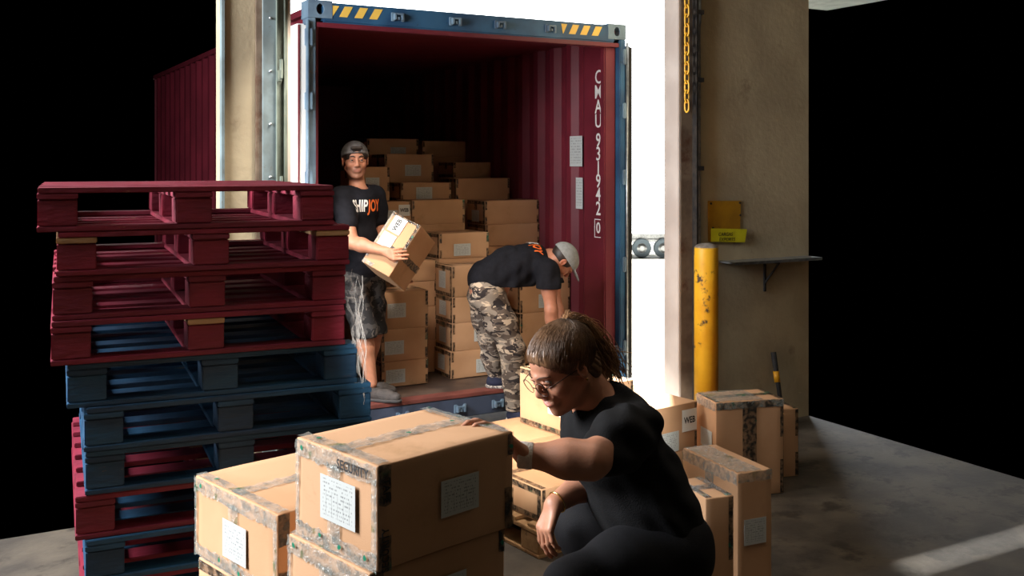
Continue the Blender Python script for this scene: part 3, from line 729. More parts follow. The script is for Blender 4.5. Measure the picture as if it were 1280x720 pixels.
face_label(wb, 'left', .17, .10, .36, .24, dm, m=mat('white label paper', sc(222,222,218), rough=.6))
# WEB cartons behind the woman
wn = Vector((1.04, 5.62, 0)); WA = BA
o_near = wn-B_*.45
r4, dm, _ = carton(o_near, WA, .45, .55, .256, 'carton marked WEB behind the woman\'s back', 'cartons standing right of the woman', z=.2575, top=False)
web_label(r4, 'front', .45-.125, .10, .45-.008, .222, dm); face_label(r4, 'front', .12, .005, .30, .115, dm)
carton(o_near+B_*.004, WA, .45, .55, .255, 'lower carton beneath the one marked WEB', 'cartons standing right of the woman', z=.001)
# tall cartons on the right
def wraptop(root, dims, fin, seed):
    w_, d_, h_ = dims
    mb = MB(); strip(mb, 'top', .002, .002, w_*.36, d_-.002, dims, wr=.006, seed=seed, step=.018); strip(mb, 'top', w_*.36, d_*.0+.003, w_*.7, d_-.003, dims, wr=.003, seed=seed+1, step=.02)
    strip(mb, 'front', .001, h_-.04, w_-.001, h_-.001, dims, wr=.004, seed=seed+2, step=.014)
    strip(mb, 'left', .001, h_-.05, d_-.001, h_-.001, dims, wr=.004, seed=seed+3, step=.014)
    return fin(mb, 'top_tape', M_tape)
r5, dm, fin = carton((1.122, 5.5), math.radians(15), .415, .25, .53, 'tall carton standing in front of the yellow bollard', 'cartons standing right of the woman', z=.001, edge_tape='r', mesh_n=10)
wraptop(r5, dm, fin, 71)
mb = MB(); strip(mb, 'front', .16, .02, .245, .525, dm, off=.0035, wr=.002, seed=3, step=.02); strip(mb, 'front', .0, .49, .41, .528, dm, off=.003); fin(mb, 'band_tape', M_tapedark)
face_label(r5, 'left', .04, .26, .18, .36, dm)
r6, dm, fin = carton((1.50, 5.86), math.radians(15), .20, .25, .40, 'smaller carton half hidden behind the tall right hand carton', 'cartons standing right of the woman', z=.001, edge_tape='lr')
R2A = math.radians(23.6)
r7, dm, fin = carton((.958, 4.247), R2A, .178, .415, .53, 'tall carton with shiny taped top, nearest at the right edge', 'cartons standing right of the woman', z=.001, edge_tape='', mesh_n=10)
wraptop(r7, dm, fin, 81)
mb = MB(); strip(mb, 'left', .17, .03, .235, .49, dm, off=.003, wr=.002, seed=5, step=.02); fin(mb, 'band_tape', M_tape)
face_text(r7, 'SECURITY', 'left', .20, .38, .036, dm, off=.0068, rot=math.pi/2, m=M_ink, sx=.9)
face_label(r7, 'front', .03, .22, .145, .33, dm)
r8, dm, fin = carton((.72, 3.72), math.radians(20), .12, .24, .60, 'narrow upright carton squeezed between the woman\'s hip and the taped carton', 'cartons standing right of the woman', z=.001, edge_tape='r')

# ---- bollard, plate, tape, shelf, chain, hammer
bp = D(2.36, -1.185, 0); bp = Vector((1.2815, 6.6, 0))
t = empty('bollard', bp, 0, 'scratched yellow steel bollard with a grey domed cap beside the door', 'bollard')
mb = MB(); R_ = .079; mb.tube([(0, 0, .012), (0, 0, 1.285), (0, 0, 1.295)], [R_, R_, R_*.99], 40); mb.build('post', M_yellow, t, smooth=True)
mb = MB(); mb.tube([(0, 0, 1.29)]+[(0, 0, 1.29+.034*math.sin(a)) for a in (.3, .7, 1.1, 1.5)], [R_*1.0]+[R_*math.cos(a*.98) for a in (.3, .7, 1.1, 1.5)], 32); mb.build('cap', mat('chipped grey cap', sc(150,142,132), sc(110,100,90), .8, scale=20, bump=.5), t, smooth=True)
mb = MB(); mb.box((-.13, -.1, 0), (.13, .1, .012)); mb.build('base_plate', M_darksteel, t)
bpy.context.view_layer.update()
def wall_pt(px, py, off=0):
    s = c_s(px, WD-off); p = D(s, WD-off); return s, H-(py-HY)*p.y/F
def wquad(name, pts, off, m, parent=None, th=.004):
    q = [wall_pt(*p, off) for p in pts]; v = [(s, WD-off, z) for s, z in q]+[(s, WD-off+th, z) for s, z in q]
    return MB().add(v, [[0,1,2,3],[7,6,5,4],[0,4,5,1],[1,5,6,2],[2,6,7,3],[3,7,4,0]])
t = empty('yellow_plate', (0, 0, 0), 0, 'square yellow metal plate bolted to the wall above the bollard', 'metal plate')
s_, z_ = wall_pt(905, 270); t.matrix_world = dockM(s_, WD, z_)
def rel(mb):
    for v in mb.v: v.x -= s_; v.y -= WD; v.z -= z_
    return mb
rel(wquad('plate', [(885.5, 302), (925, 301), (926.5, 251), (885, 251)], .008, M_yplate, th=.006)).build('plate', M_yplate, t, bevel=.002)
for (px, py) in ((889, 254.5), (925, 253.5), (891.5, 285), (925.5, 269)):
    a, b_ = wall_pt(px, py, .012); mb = MB(); mb.tube([(a-s_, -.008, b_-z_), (a-s_, -.013, b_-z_)], .008, 8); mb.build('screw', M_darksteel, t)
s_, z_ = wall_pt(910, 295, .02)
t = empty('yellow_tape_note', (0, 0, 0), 0, 'strip of yellow tape with handwriting stuck over the bottom of the metal plate', 'tape strip'); t.matrix_world = dockM(s_, WD, z_)
tp = rel(wquad('tape', [(889, 302), (931, 303), (934, 286.5), (889, 285.5)], .026, M_ytape, th=.002)).build('tape_strip', M_ytape, t)
for txt, px, py in (('CARGAS', 907, 293), ('EXPORTS', 909, 299.5)):
    a, b_ = wall_pt(px, py, .030); me = text_mesh(txt, .034, .0004, shear=.2); place(me, (a-s_, -.0280, b_-z_), (1, 0, -.03), (0, 0, 1)); link('handwriting', me, M_ink, tp)
s_, z_ = wall_pt(950, 324)
t = empty('wall_shelf', (0, 0, 0), 0, 'thin grey steel wall shelf on a black triangular bracket, right of the bollard', 'shelf'); t.matrix_world = dockM(s_, WD, z_)
sa, _ = wall_pt(899, 325); mb = MB(); mb.box((sa-s_, -.16, -.006), (3.41-s_, -.001, .006)); mb.box((sa-s_, -.163, -.012), (3.41-s_, -.158, .008)); mb.build('shelf_board', M_galv, t)
sb, _ = wall_pt(955, 330); sb += .0; x = sb-s_
mb = MB(); mb.box((x-.009, -.014, -.23), (x+.009, -.001, -.008)); mb.box((x-.009, -.15, -.022), (x+.009, -.001, -.008))
mb.tube([(x, -.008, -.17), (x, -.145, -.02)], .008, 6); mb.build('bracket', M_dark, t, bevel=.001)
# yellow chain hanging from above the door
s_, z_ = wall_pt(858, 138, .03)
t = empty('chain', (0, 0, 0), 0, 'yellow chain hanging in front of the brown door frame, ending above head height', 'chain'); t.matrix_world = dockM(s_, WD-.035, z_)
def link_mesh():
    mb = MB(); pts = []
    for k in range(17):
        a = 2*math.pi*k/16; pts.append((.016*math.cos(a), 0, .030*math.sin(a)*1.0+(.012 if math.sin(a) > 0 else -.012)*min(1, abs(math.sin(a))*3)))
    mb.tube(pts, .0062, 6, cap=False); return mesh('chain_link', mb.v, mb.f, True)
lm = link_mesh()
for k in range(19):
    o = link('chain_link', lm, None, t); o.location = (0, 0, .03+k*.064); o.rotation_euler = (0, 0, 0 if k % 2 else math.pi/2+.3)
lm.materials.append(M_ychain)
# long handled tool leaning in the far corner
tx = 977.5; s_, z_ = wall_pt(tx, 500, .12); t = empty('sledgehammer', (0, 0, 0), 0, 'black handled sledgehammer with a yellow band leaning on the wall at the far right', 'sledgehammer'); t.matrix_world = dockM(s_, WD-.12, 0)
mb = MB(); mb.tube([(0, 0, .06), (.0, .03, .25), (0, .085, .505)], [.017, .016, .02], 12); mb.build('handle', M_dark, t, smooth=True)
mb = MB(); mb.tube([(0, .045, .30), (0, .06, .375)], .0215, 12); mb.build('handle_band', M_yellow, t, smooth=True)
mb = MB(); mb.tube([(-.08, 0, .035), (-.07, 0, .035), (.07, 0, .035), (.08, 0, .035)], [.026, .034, .034, .026], 8); mb.build('hammer_head', M_darksteel, t)

# ---- trailer in the yard
tr = empty('semi_trailer', (6.2, 39.6, -1.9), 0, 'pale trailer chassis with wheels parked across the yard in the glare outside', 'trailer')
MB().box((-3.2, .2, .72), (5, 2.3, .95)).build('chassis', M_galv, tr, bevel=.01)
for x in (-1.05, -.2):
    mb = MB(); mb.tube([(x, .02, .38), (x, .04, .38), (x, .26, .38), (x, .28, .38)], [.33, .38, .38, .33], 28); wh = mb.build('wheel', M_tyre, tr)
    mb = MB(); mb.tube([(x, -.03, .38), (x, .02, .38)], [.1, .2], 16); mb.build('rim', M_galv, wh)
MB().box((-1.6, .1, .62), (.3, .3, .72)).build('mudguard', M_galv, tr)
MB().box((-2.6, .1, .35), (-2.45, .25, .95)).build('landing_leg', M_galv, tr)
# dock pier under the container
struct(wallbox('trim_8', -.6, 3.3, -.885, .3-1.0, -1.9, -.15, M_wall))
# ------------------------------------------------------------------ people
def attr_mat(name, rough=.5, sss=0, bump=0, bscale=200, spec=.4):
    m = bpy.data.materials.new(name); m.use_nodes = True; nt = m.node_tree; b = nt.nodes['Principled BSDF']
    a = nt.nodes.new('ShaderNodeAttribute'); a.attribute_name = 'Col'; nt.links.new(a.outputs['Color'], b.inputs['Base Color'])
    b.inputs['Roughness'].default_value = rough; b.inputs['Specular IOR Level'].default_value = spec
    if sss: b.inputs['Subsurface Weight'].default_value = sss; b.inputs['Subsurface Radius'].default_value = (.012, .005, .003); b.inputs['Subsurface Scale'].default_value = .6
    if bump:
        tc = nt.nodes.new('ShaderNodeTexCoord'); n = nt.nodes.new('ShaderNodeTexNoise'); n.inputs['Scale'].default_value = bscale; nt.links.new(tc.outputs['Object'], n.inputs['Vector'])
        bp = nt.nodes.new('ShaderNodeBump'); bp.inputs['Strength'].default_value = bump; bp.inputs['Distance'].default_value = .002; nt.links.new(n.outputs['Fac'], bp.inputs['Height']); nt.links.new(bp.outputs[0], b.inputs['Normal'])
    return m
M_skin = attr_mat('skin', .48, .12, .25, 220)
M_eye = attr_mat('eye', .35, spec=.25)
M_tee = mat('black cotton', sc(19,19,25), sc(25,25,31), .85, scale=40, bump=.3, bscale=300, spec=.2)
M_teeblack = mat('deep black cotton', sc(9,9,11), sc(13,13,15), .9, scale=40, bump=.3, bscale=300, spec=.2)
M_legging = mat('black leggings', sc(9,9,13), sc(12,12,17), .8, scale=40, bump=.2, bscale=300, spec=.25)
M_hairb = mat('dark hair', sc(34,26,22), sc(48,36,30), .5, scale=60)
M_capg = mat('grey cap cloth', sc(112,108,106), sc(98,94,94), .85, scale=50, bump=.3, bscale=300)
M_capl = mat('light grey cap cloth', sc(150,152,150), sc(138,140,138), .85, scale=50, bump=.3, bscale=300)
def camo(name, cols, scale):
    m = bpy.data.materials.new(name); m.use_nodes = True; nt = m.node_tree; b = nt.nodes['Principled BSDF']; b.inputs['Roughness'].default_value = .9; b.inputs['Specular IOR Level'].default_value = .2
    tc = nt.nodes.new('ShaderNodeTexCoord'); out = None; prev = cols[0]
    for i, (c_, th, st) in enumerate(cols[1:]):
        mp = nt.nodes.new('ShaderNodeMapping'); mp.inputs['Location'].default_value = (i*3.1, i*5.7, i*1.9); mp.inputs['Scale'].default_value = (1, 1, st); nt.links.new(tc.outputs['Object'], mp.inputs['Vector'])
        n = nt.nodes.new('ShaderNodeTexNoise'); n.inputs['Scale'].default_value = scale*(1+.2*i); n.inputs['Detail'].default_value = 2.5; n.inputs['Distortion'].default_value = .9; nt.links.new(mp.outputs[0], n.inputs['Vector'])
        r = nt.nodes.new('ShaderNodeMapRange'); r.inputs['From Min'].default_value = th; r.inputs['From Max'].default_value = th+.012; nt.links.new(n.outputs['Fac'], r.inputs['Value'])
        mx = nt.nodes.new('ShaderNodeMix'); mx.data_type = 'RGBA'; nt.links.new(r.outputs[0], mx.inputs['Factor'])
        if out is None: mx.inputs['A'].default_value = prev
        else: nt.links.new(out, mx.inputs['A'])
        mx.inputs['B'].default_value = c_; out = mx.outputs['Result']
    nt.links.new(out, b.inputs['Base Color']); return m
M_camo = camo('light camouflage cloth', [sc(140,128,116), (sc(92,80,72), .50, 1.7), (sc(52,46,46), .57, 1.9), (sc(192,172,150), .575, 2.2)], 9.5)
M_camod = camo('dark camouflage cloth', [sc(74,72,72), (sc(44,44,46), .48, 1.3), (sc(104,98,94), .60, 1.3), (sc(30,30,32), .60, 1.4)], 11)
V3 = Vector
class Head:
    def __init__(s, c, Fw, Up, k=1.0):
        s.c = V3(c); s.F = V3(Fw).normalized(); s.U = (V3(Up)-s.F*V3(Up).dot(s.F)).normalized(); s.L = s.F.cross(s.U)*-1; s.k = k
        s.L = s.U.cross(s.F)
        s.R = np.array([[s.L[i], s.F[i], s.U[i]] for i in range(3)])
    def w(s, x, y, z): return s.c+(s.L*x+s.F*y+s.U*z)*s.k
    def ell(s, S_, c, r, k=.012, sub=False, tilt=None):
        R = s.R
        if tilt: R = s.R@np.array(Euler(tilt).to_matrix())
        S_.ell(s.w(*c), [q*s.k for q in r], R, k, sub)
    def cone(s, S_, a, b, ra, rb, k=.01, sub=False): S_.cone(s.w(*a), s.w(*b), ra*s.k, rb*s.k, k, sub)
    def loc(s, P_): return (P_-np.array(s.c))@s.R/s.k
    def skull(s, S_, g=0): s.ell(S_, (0, -.018, .035), (.076+g, .096+g, .083+g), .02); s.ell(S_, (0, .035, .04), (.060+g, .052+g, .055+g), .02)
    def build(s, S_, smile=False, jaw=1.0, full=0):
        s.skull(S_)
        s.ell(S_, (0, .034, -.02), (.060+full, .054, .060), .02); s.ell(S_, (0, .026, -.066), (.050*jaw+full, .052, .042), .02)
        s.cone(S_, (0, .066, -.094), (0, .070, -.098), .018, .016, .016)
        for q in (-1, 1):
            s.cone(S_, (q*.054*jaw, -.008, -.045), (q*.022, .058, -.093), .016, .016, .018)
            s.cone(S_, (q*.040, .056, -.024), (q*.046, .045, -.018), .020+full*.5+(.003 if smile else 0), .018, .014)
            s.cone(S_, (q*.006, .090, .026), (q*.038, .078, .024), .008, .007, .012)
            s.ell(S_, (q*.031, .099, .006), (.016, .014, .011), .010, sub=True)
            s.cone(S_, (q*.017, .0905, .0100), (q*.031, .0930, .0135), .0040, .0046, .004); s.cone(S_, (q*.031, .0930, .0135), (q*.045, .084, .009), .0046, .0038, .004)
            s.cone(S_, (q*.018, .089, .0005), (q*.031, .0915, -.0015), .0034, .0034, .004); s.cone(S_, (q*.031, .0915, -.0015), (q*.044, .083, .002), .0034, .0032, .004)
            s.ell(S_, (q*.0125, .100, -.029), (.009, .011, .008), .005)
            s.ell(S_, (q*.0065, .104, -.037), (.004, .005, .003), .003, sub=True)
            s.ell(S_, (q*.080, -.012, -.003), (.008, .019, .031), .006, tilt=(-.15, 0, q*-.25)); s.ell(S_, (q*.084, -.008, -.002), (.004, .010, .018), .005, sub=True, tilt=(-.15, 0, q*-.25))
        s.cone(S_, (0, .087, .020), (0, .108, -.022), .0075, .0105, .010); s.cone(S_, (0, .108, -.022), (0, .106, -.027), .0105, .009, .006)
        if smile:
            s.ell(S_, (0, .082, -.058), (.036, .018, .024), .014)
            for q in (-1, 1):
                s.ell(S_, (q*.041, .064, -.024), (.022, .020, .019), .012)
                s.ell(S_, (q*.037, .088, -.050), (.005, .010, .016), .008, sub=True, tilt=(0, 0, 0))
                s.cone(S_, (q*.030, .087, -.0415), (q*.013, .0985, -.0465), .0030, .0042, .003); s.cone(S_, (q*.013, .0985, -.0465), (0, .1005, -.0475), .0042, .004, .003)
                s.cone(S_, (q*.030, .086, -.0435), (q*.014, .0955, -.0650), .0030, .0050, .003); s.cone(S_, (q*.014, .0955, -.0650), (0, .0975, -.0680), .0050, .0054, .003); s.ell(S_, (q*.018, .097, -.0515), (.009, .009, .0045), .002, sub=True)
            s.ell(S_, (0, .100, -.0565), (.018, .012, .0072), .002, sub=True); s.cone(S_, (0, .074, -.094), (0, .076, -.099), .021, .019, .018)
        else:
            s.ell(S_, (0, .080, -.058), (.030, .014, .020), .012)
            s.ell(S_, (0, .0905, -.0540), (.023, .0075, .0042), .004); s.ell(S_, (0, .0885, -.0640), (.019, .008, .0052), .004); s.ell(S_, (0, .098, -.0590), (.024, .007, .0013), .0015, sub=True)
def skin_cols(P_, hd, base, lip, stubble=None, smile=False):
    q = hd.loc(P_); n = len(P_); C = np.tile(np.array(base[:3]), (n, 1)); x, y, z = q.T
    head = (np.abs(x) < .1) & (y > -.12) & (y < .13) & (np.abs(z) < .14)
    def mixc(wt, c_): 
        nonlocal C
        C = C*(1-wt[:, None])+np.array(c_[:3])*wt[:, None]
    g = lambda cx, cy, cz, r: np.exp(-(((np.abs(x)-cx)/r)**2+((y-cy)/r)**2+((z-cz)/r)**2))
    rosy = [base[0]*1.08, base[1]*.76, base[2]*.74]
    mixc(g(.042, .06, -.025, .025)*.3, rosy); mixc(g(0, .108, -.025, .014)*.2, rosy); mixc(g(.08, -.01, 0, .022)*.6, rosy)
    if stubble is not None:
        wt = np.clip((-.030-z)/.02, 0, 1)*np.clip((y+.0)/.03, 0, 1)*(z > -.125)*head; wt = wt*.38; mixc(wt, stubble)
    lz = (-.0475, -.0650) if smile else (-.0545, -.0635); hh = .0048 if smile else .0040
    wt = (y > .078)*head*np.clip(2.0-(x/.018)**2, 0, 1)*np.maximum(np.exp(-((z-lz[0])/hh)**4), np.exp(-((z-lz[1])/hh)**4)); mixc(np.clip(wt, 0, 1)*.6, lip)
    mixc(g(.031, .088, .006, .013)*.35, [base[0]*.6, base[1]*.5, base[2]*.5])
    r = .97+.06*np.sin(P_@np.array([90, 70, 110.]))*np.sin(P_@np.array([-60, 120, 50.]))
    return np.clip(C*r[:, None], 0, 1)
def eyes(hd, parent, iris=(.05, .03, .02)):
    for q in (-1, 1):
        r = .0122*hd.k; cpt = hd.w(q*.031, .0787, .0062); vs = []; fs = []; n = 16
        for i in range(n+1):
            th = math.pi*i/n
            for j in range(n): vs.append(V3((math.sin(th)*math.cos(2*math.pi*j/n), math.cos(th), math.sin(th)*math.sin(2*math.pi*j/n))))
        for i in range(n):
            for j in range(n): fs.append([i*n+j, i*n+(j+1) % n, (i+1)*n+(j+1) % n, (i+1)*n+j])
        me = mesh('eyeball', [cpt+(hd.L*v.x+hd.F*v.y+hd.U*v.z)*r for v in vs], fs, True)
        at = me.color_attributes.new('Col', 'FLOAT_COLOR', 'POINT')
        for i, v in enumerate(vs): at.data[i].color = (.01, .01, .01, 1) if v.y > .965 else ((*iris, 1) if v.y > .87 else (.34, .30, .28, 1))
        link('eyeball', me, M_eye, parent)
def brows(hd, parent, m, th=.0034, lift=0):
    for q in (-1, 1):
        mb = MB(); mb.tube([hd.w(q*.012, .0985, .0265+lift), hd.w(q*.026, .0955, .0325+lift), hd.w(q*.040, .0850, .031+lift), hd.w(q*.050, .073, .025+lift)], [th*hd.k*.8, th*hd.k, th*hd.k*.8, th*hd.k*.3], 6)
        mb.build('eyebrow', m, parent, smooth=True)
def hand(S_, W, K, fd, Nn, side, curl=(.3, .3, .3, .3), sp=1.0, k=1.0, thumb=None, tcurl=.4):
    """W wrist, K centre of the knuckle row, fd finger direction, Nn back of the hand, side = +1/-1 puts the thumb on +lat / -lat"""
    W = V3(W); K = V3(K); fd = V3(fd).normalized(); Nn = (V3(Nn)-fd*V3(Nn).dot(fd)).normalized(); lat = fd.cross(Nn)*side
    tips = []
    lens = [(.040, .024, .019), (.044, .027, .020), (.040, .025, .019), (.031, .019, .017)]
    for i, o in enumerate((.030, .010, -.011, -.030)):
        b = K+lat*o*k+fd*(-.003-.004*abs(i-1))*k; wb = W+lat*o*.55*k
        S_.cone(wb, b, .0135*k, .0108*k, .014)
        d = fd+lat*(o*2.2*sp); d.normalize(); p = b; r = .0098*k if i < 3 else .0086*k
        c_ = curl[i]; ang = c_*.5
        for j, Ls in enumerate(lens[i]):
            dd = d*math.cos(ang)-Nn*math.sin(ang); e = p+dd*Ls*k; S_.cone(p, e, r, r*.9, .004); p = e; r *= .9; ang += c_
        tips.append(p)
    tb = W+(K-W)*.25+lat*.028*k-Nn*.006*k; td = thumb and V3(thumb).normalized() or (fd*.75+lat*.6-Nn*.35).normalized()
    S_.cone(W+(K-W)*.1+lat*.012*k, tb+td*.02*k, .015*k, .0135*k, .014); p = tb+td*.02*k; q = p+td*.030*k; S_.cone(p, q, .0125*k, .0105*k, .006)
    td2 = (td-lat*tcurl*.6+fd*.2).normalized(); S_.cone(q, q+td2*.026*k, .0105*k, .0085*k, .005)
    return tips
def frame(up, fw):
    up = V3(up).normalized(); fw = (V3(fw)-up*V3(fw).dot(up)).normalized(); lat = up.cross(fw); return np.array([[lat[i], fw[i], up[i]] for i in range(3)]), lat, fw, up
def person(loc, label):
    t = empty('person', loc, 0, label, 'person'); bpy.context.view_layer.update(); return t
def put(name, S_, m, root, colour=None, relax=1):
    me = S_.mesh(name, colour, relax); o = link(name, me, m, root); o.location = -V3(root.location)
    return o
def fixloc(root):
    for o in root.children:
        if o.location.length < 1e-6: o.location = -V3(root.location)
def decal(txt, size, m, target, origin, ux, uy, root, sx=1, name='lettering', bold=.002, push=.006, align='CENTER'):
    me = text_mesh(txt, size, 0, bold=bold, align=align); ux = V3(ux).normalized(); uy = V3(uy); uy = (uy-ux*uy.dot(ux)).normalized(); nn = ux.cross(uy)
    bm = bmesh.new(); bm.from_mesh(me); bmesh.ops.subdivide_edges(bm, edges=[e for e in bm.edges if e.calc_length() > size*.15], cuts=2); bmesh.ops.triangulate(bm, faces=bm.faces[:]); bm.to_mesh(me); bm.free()
    bv = BVHTree.FromPolygons([v.co for v in target.data.vertices], [p.vertices for p in target.data.polygons])
    for v in me.vertices:
        p = V3(origin)+ux*v.co.x*sx+uy*v.co.y; hit = bv.ray_cast(p+nn*.25, -nn, .6)
        v.co = (hit[0]+hit[1]*push*.4+nn*push*.5) if hit[0] else p
    me.materials.clear(); o = link(name, me, m, root); return o

# ================= woman leaning over the foreground cartons
wroot = person((.32, 2.85, .148), 'smiling person in glasses and black t-shirt with a ponytail, leaning over the foreground cartons')
WF = V3((-.73, -.47, -.49)); hd = Head(P(703, 458, 2.80), WF, (0, 0, 1), .955)
hip = P(816, 672, 2.90); nb = P(748, 492, 2.87); tu = (nb-hip).normalized()
RT, latw, fww, upw = frame(tu, (-.88, -.36, 0))
sC = P(762, 522, 2.88); sN = sC+latw*.165+V3((-.005, 0, .0)); sF = sC-latw*.165
elN = P(738, 576, 2.52); wrN = P(656, 569, 2.53); elF = P(750, 592, 3.0); wrF = P(693, 630, 2.86)
kN = V3((-.050, 2.505, ztop-.012))
hpN = hip+latw*.10; hpF = hip-latw*.10; knN = P(717, 737, 2.64); knF = P(728, 660, 3.0)
anN = V3((knN.x+.13, knN.y+.05, .315)); anF = V3((knF.x+.10, knF.y+.03, .245))
def wtorso(S_, g=0, hipg=0):
    S_.ell(sC+upw*.0, (.165+g, .105+g, .085+g), RT, .05); S_.ell(P(765, 556, 2.87), (.165+g, .135+g, .125+g), RT, .06)
    for q in (-1, 1): S_.ell(P(748, 566, 2.87)+latw*.075*q, (.075+g, .075+g, .075+g), RT, .04)
    S_.ell(P(797, 610, 2.88), (.165+g, .140+g, .14+g), RT, .06); S_.ell(P(815, 655, 2.89), (.175+g+hipg, .128+g+hipg, .13+g), RT, .06)
def wlegs(S_, g=0):
    S_.ell(P(822, 680, 2.90), (.175+g, .132+g, .13+g), RT, .06)
    for h_, k_, a_ in ((hpN, knN, anN), (hpF, knF, anF)):
        S_.chain([h_+V3((.01, 0, -.01)), h_.lerp(k_, .5), k_, k_.lerp(a_, .35)+V3((.015, 0, 0)), a_], [.105+g, .092+g, .070+g, .062+g, .042+g], .05)
S1 = SDF((-.16, 2.30, .18), (.66, 3.22, 1.50), .0042)
hd.build(S1, smile=True, full=.002, jaw=1.06)
S1.cone(hd.w(0, -.03, -.05), nb+V3((-.005, 0, -.03)), .056, .068, .03); hd.ell(S1, (0, .030, -.095), (.04, .04, .022), .02)
wtorso(S1, -.02); wlegs(S1, -.012)
S1.chain([sN+V3((-.01, 0, -.01)), sN.lerp(elN, .55), elN, elN.lerp(wrN, .35), wrN], [.056, .054, .043, .045, .028], .03)
S1.chain([sF, sF.lerp(elF, .55), elF, elF.lerp(wrF, .35), wrF], [.056, .054, .044, .044, .027], .03)
hand(S1, wrN, kN, (-.66, -.42, .60), (.45, .35, .80), 1, (.46, .44, .44, .48), .9, .98, thumb=(-.2, .6, .1))
hand(S1, wrF, P(681, 664, 2.83), (-.06, -.12, -1), (-.85, -.5, 0), 1, (.38, .34, .36, .42), .8, .98)
wskin = sc(176, 124, 98)
put('body', S1, M_skin, wroot, lambda p: skin_cols(p, hd, wskin, sc(150,72,70), smile=True))
eyes(hd, wroot, (.06, .035, .02)); 
for o in wroot.children: 
    if o.name.startswith('eyeball'): o.location = -V3(wroot.location)
mb = MB(); pts = [hd.w(.024*math.sin(a)*1.0, .0915-.006*abs(math.sin(a))**2, -.0535+.006*abs(math.sin(a))**2) for a in [(-1.2+2.4*i/8) for i in range(9)]]; mb.tube(pts, .0042, 8); mb.build('teeth', mat('teeth', sc(226,220,210), rough=.3), wroot, smooth=True)
brows(hd, wroot, mat('brown brow hair', sc(74,52,40), rough=.8), .0021)
# glasses
gl = MB(); M_glass_frame = mat('dark metal spectacle frame', sc(60,46,40), rough=.3, metal=.6)
for q in (-1, 1):
    pts = []
    for k in range(25):
        a = 2*math.pi*k/24; x = q*.034+.0245*math.cos(a); z = .002+.0215*math.sin(a); pts.append(hd.w(x, .112-.25*abs(x)**1.2*.6, z))
    gl.tube(pts, .0011, 8, cap=False)
    gl.tube([hd.w(q*.058, .104, .010), hd.w(q*.070, .088, .010), hd.w(q*.080, .03, .010), hd.w(q*.083, -.01, .006), hd.w(q*.081, -.025, -.012)], .0013, 6)
gl.tube([hd.w(-.0105, .112, .004), hd.w(0, .115, .008), hd.w(.0105, .112, .004)], .0013, 6)
gfo = gl.build('glasses', M_glass_frame, wroot, smooth=True)
m_lens = bpy.data.materials.new('spectacle lens'); m_lens.use_nodes = True; nt_ = m_lens.node_tree; tb_ = nt_.nodes.new('ShaderNodeBsdfTransparent'); gb_ = nt_.nodes.new('ShaderNodeBsdfGlossy'); gb_.inputs['Roughness'].default_value = .03; xb_ = nt_.nodes.new('ShaderNodeMixShader'); xb_.inputs[0].default_value = .05; nt_.links.new(tb_.outputs[0], xb_.inputs[1]); nt_.links.new(gb_.outputs[0], xb_.inputs[2]); nt_.links.new(xb_.outputs[0], nt_.nodes['Material Output'].inputs['Surface']); bb = m_lens.node_tree.nodes['Principled BSDF']; bb.inputs['Alpha'].default_value = .025; bb.inputs['Specular IOR Level'].default_value = .2; bb.inputs['Roughness'].default_value = .03; bb.inputs['Base Color'].default_value = (.9, .95, 1, 1)
for q in (-1, 1):
    mb = MB(); n = 24; cpt = hd.w(q*.034, .1105, .002); ring = []
    for k in range(n):
        a = 2*math.pi*k/n; x = q*.034+.0240*math.cos(a); z = .002+.0210*math.sin(a); ring.append(hd.w(x, .1115-.25*abs(x)**1.2*.6, z))
    mb.add([cpt]+ring, [[0, 1+k, 1+(k+1) % n] for k in range(n)]); lo_ = mb.build('lens', m_lens, gfo, smooth=True)
# t-shirt
S2 = SDF((.02, 2.42, .62), (.66, 3.22, 1.42), .005)
wtorso(S2, .0, .006)
S2.ell(nb+V3((.0, 0, -.035)), (.085, .075, .045), RT, .04)
S2.chain([sN, sN.lerp(elN, .35), sN.lerp(elN, .66)], [.074, .074, .068], .045); S2.chain([sF, sF.lerp(elF, .3), sF.lerp(elF, .5)], [.070, .070, .066], .045)
S2.cone(hd.w(0, -.03, -.05), nb+V3((-.012, 0, -.02)), .058, .070, .006, sub=True)
ad_ = (elN-sN).normalized()
S2.warp(wrinkle(.0075, 50, (.6, .2, .7), 3)); S2.warp(wrinkle(.003, 110, (.7, .1, .6), 31))
tee = put('t_shirt', S2, M_teeblack, wroot)
S3 = SDF((-.05, 2.40, .20), (.70, 3.24, 1.06), .0075); wlegs(S3, .004); S3.warp(wrinkle(.003, 40, (.8, .1, .4), 5)); put('leggings', S3, M_legging, wroot)
for a_, kk in ((anN, 1), (anF, 0)):
    S4 = SDF(a_-V3((.24, .08, .18)), a_+V3((.12, .08, .06)), .005); zt0 = .149
    S4.cone(V3((a_.x, a_.y, a_.z-.02)), V3((a_.x-.02, a_.y, zt0+.07+(.05 if kk else 0))), .044, .040, .03); S4.cone(V3((a_.x-.02, a_.y, zt0+.06+(.04 if kk else 0))), V3((a_.x-.13, a_.y, zt0+.038)), .040, .036, .03); S4.cone(V3((a_.x-.10, a_.y, zt0+.034)), V3((a_.x-.17, a_.y, zt0+.033)), .037, .032, .02)
    S4.cut((0, 0, zt0+.002), (0, 0, -1)); put('shoe', S4, mat('black trainers', sc(24,24,26), rough=.6), wroot)
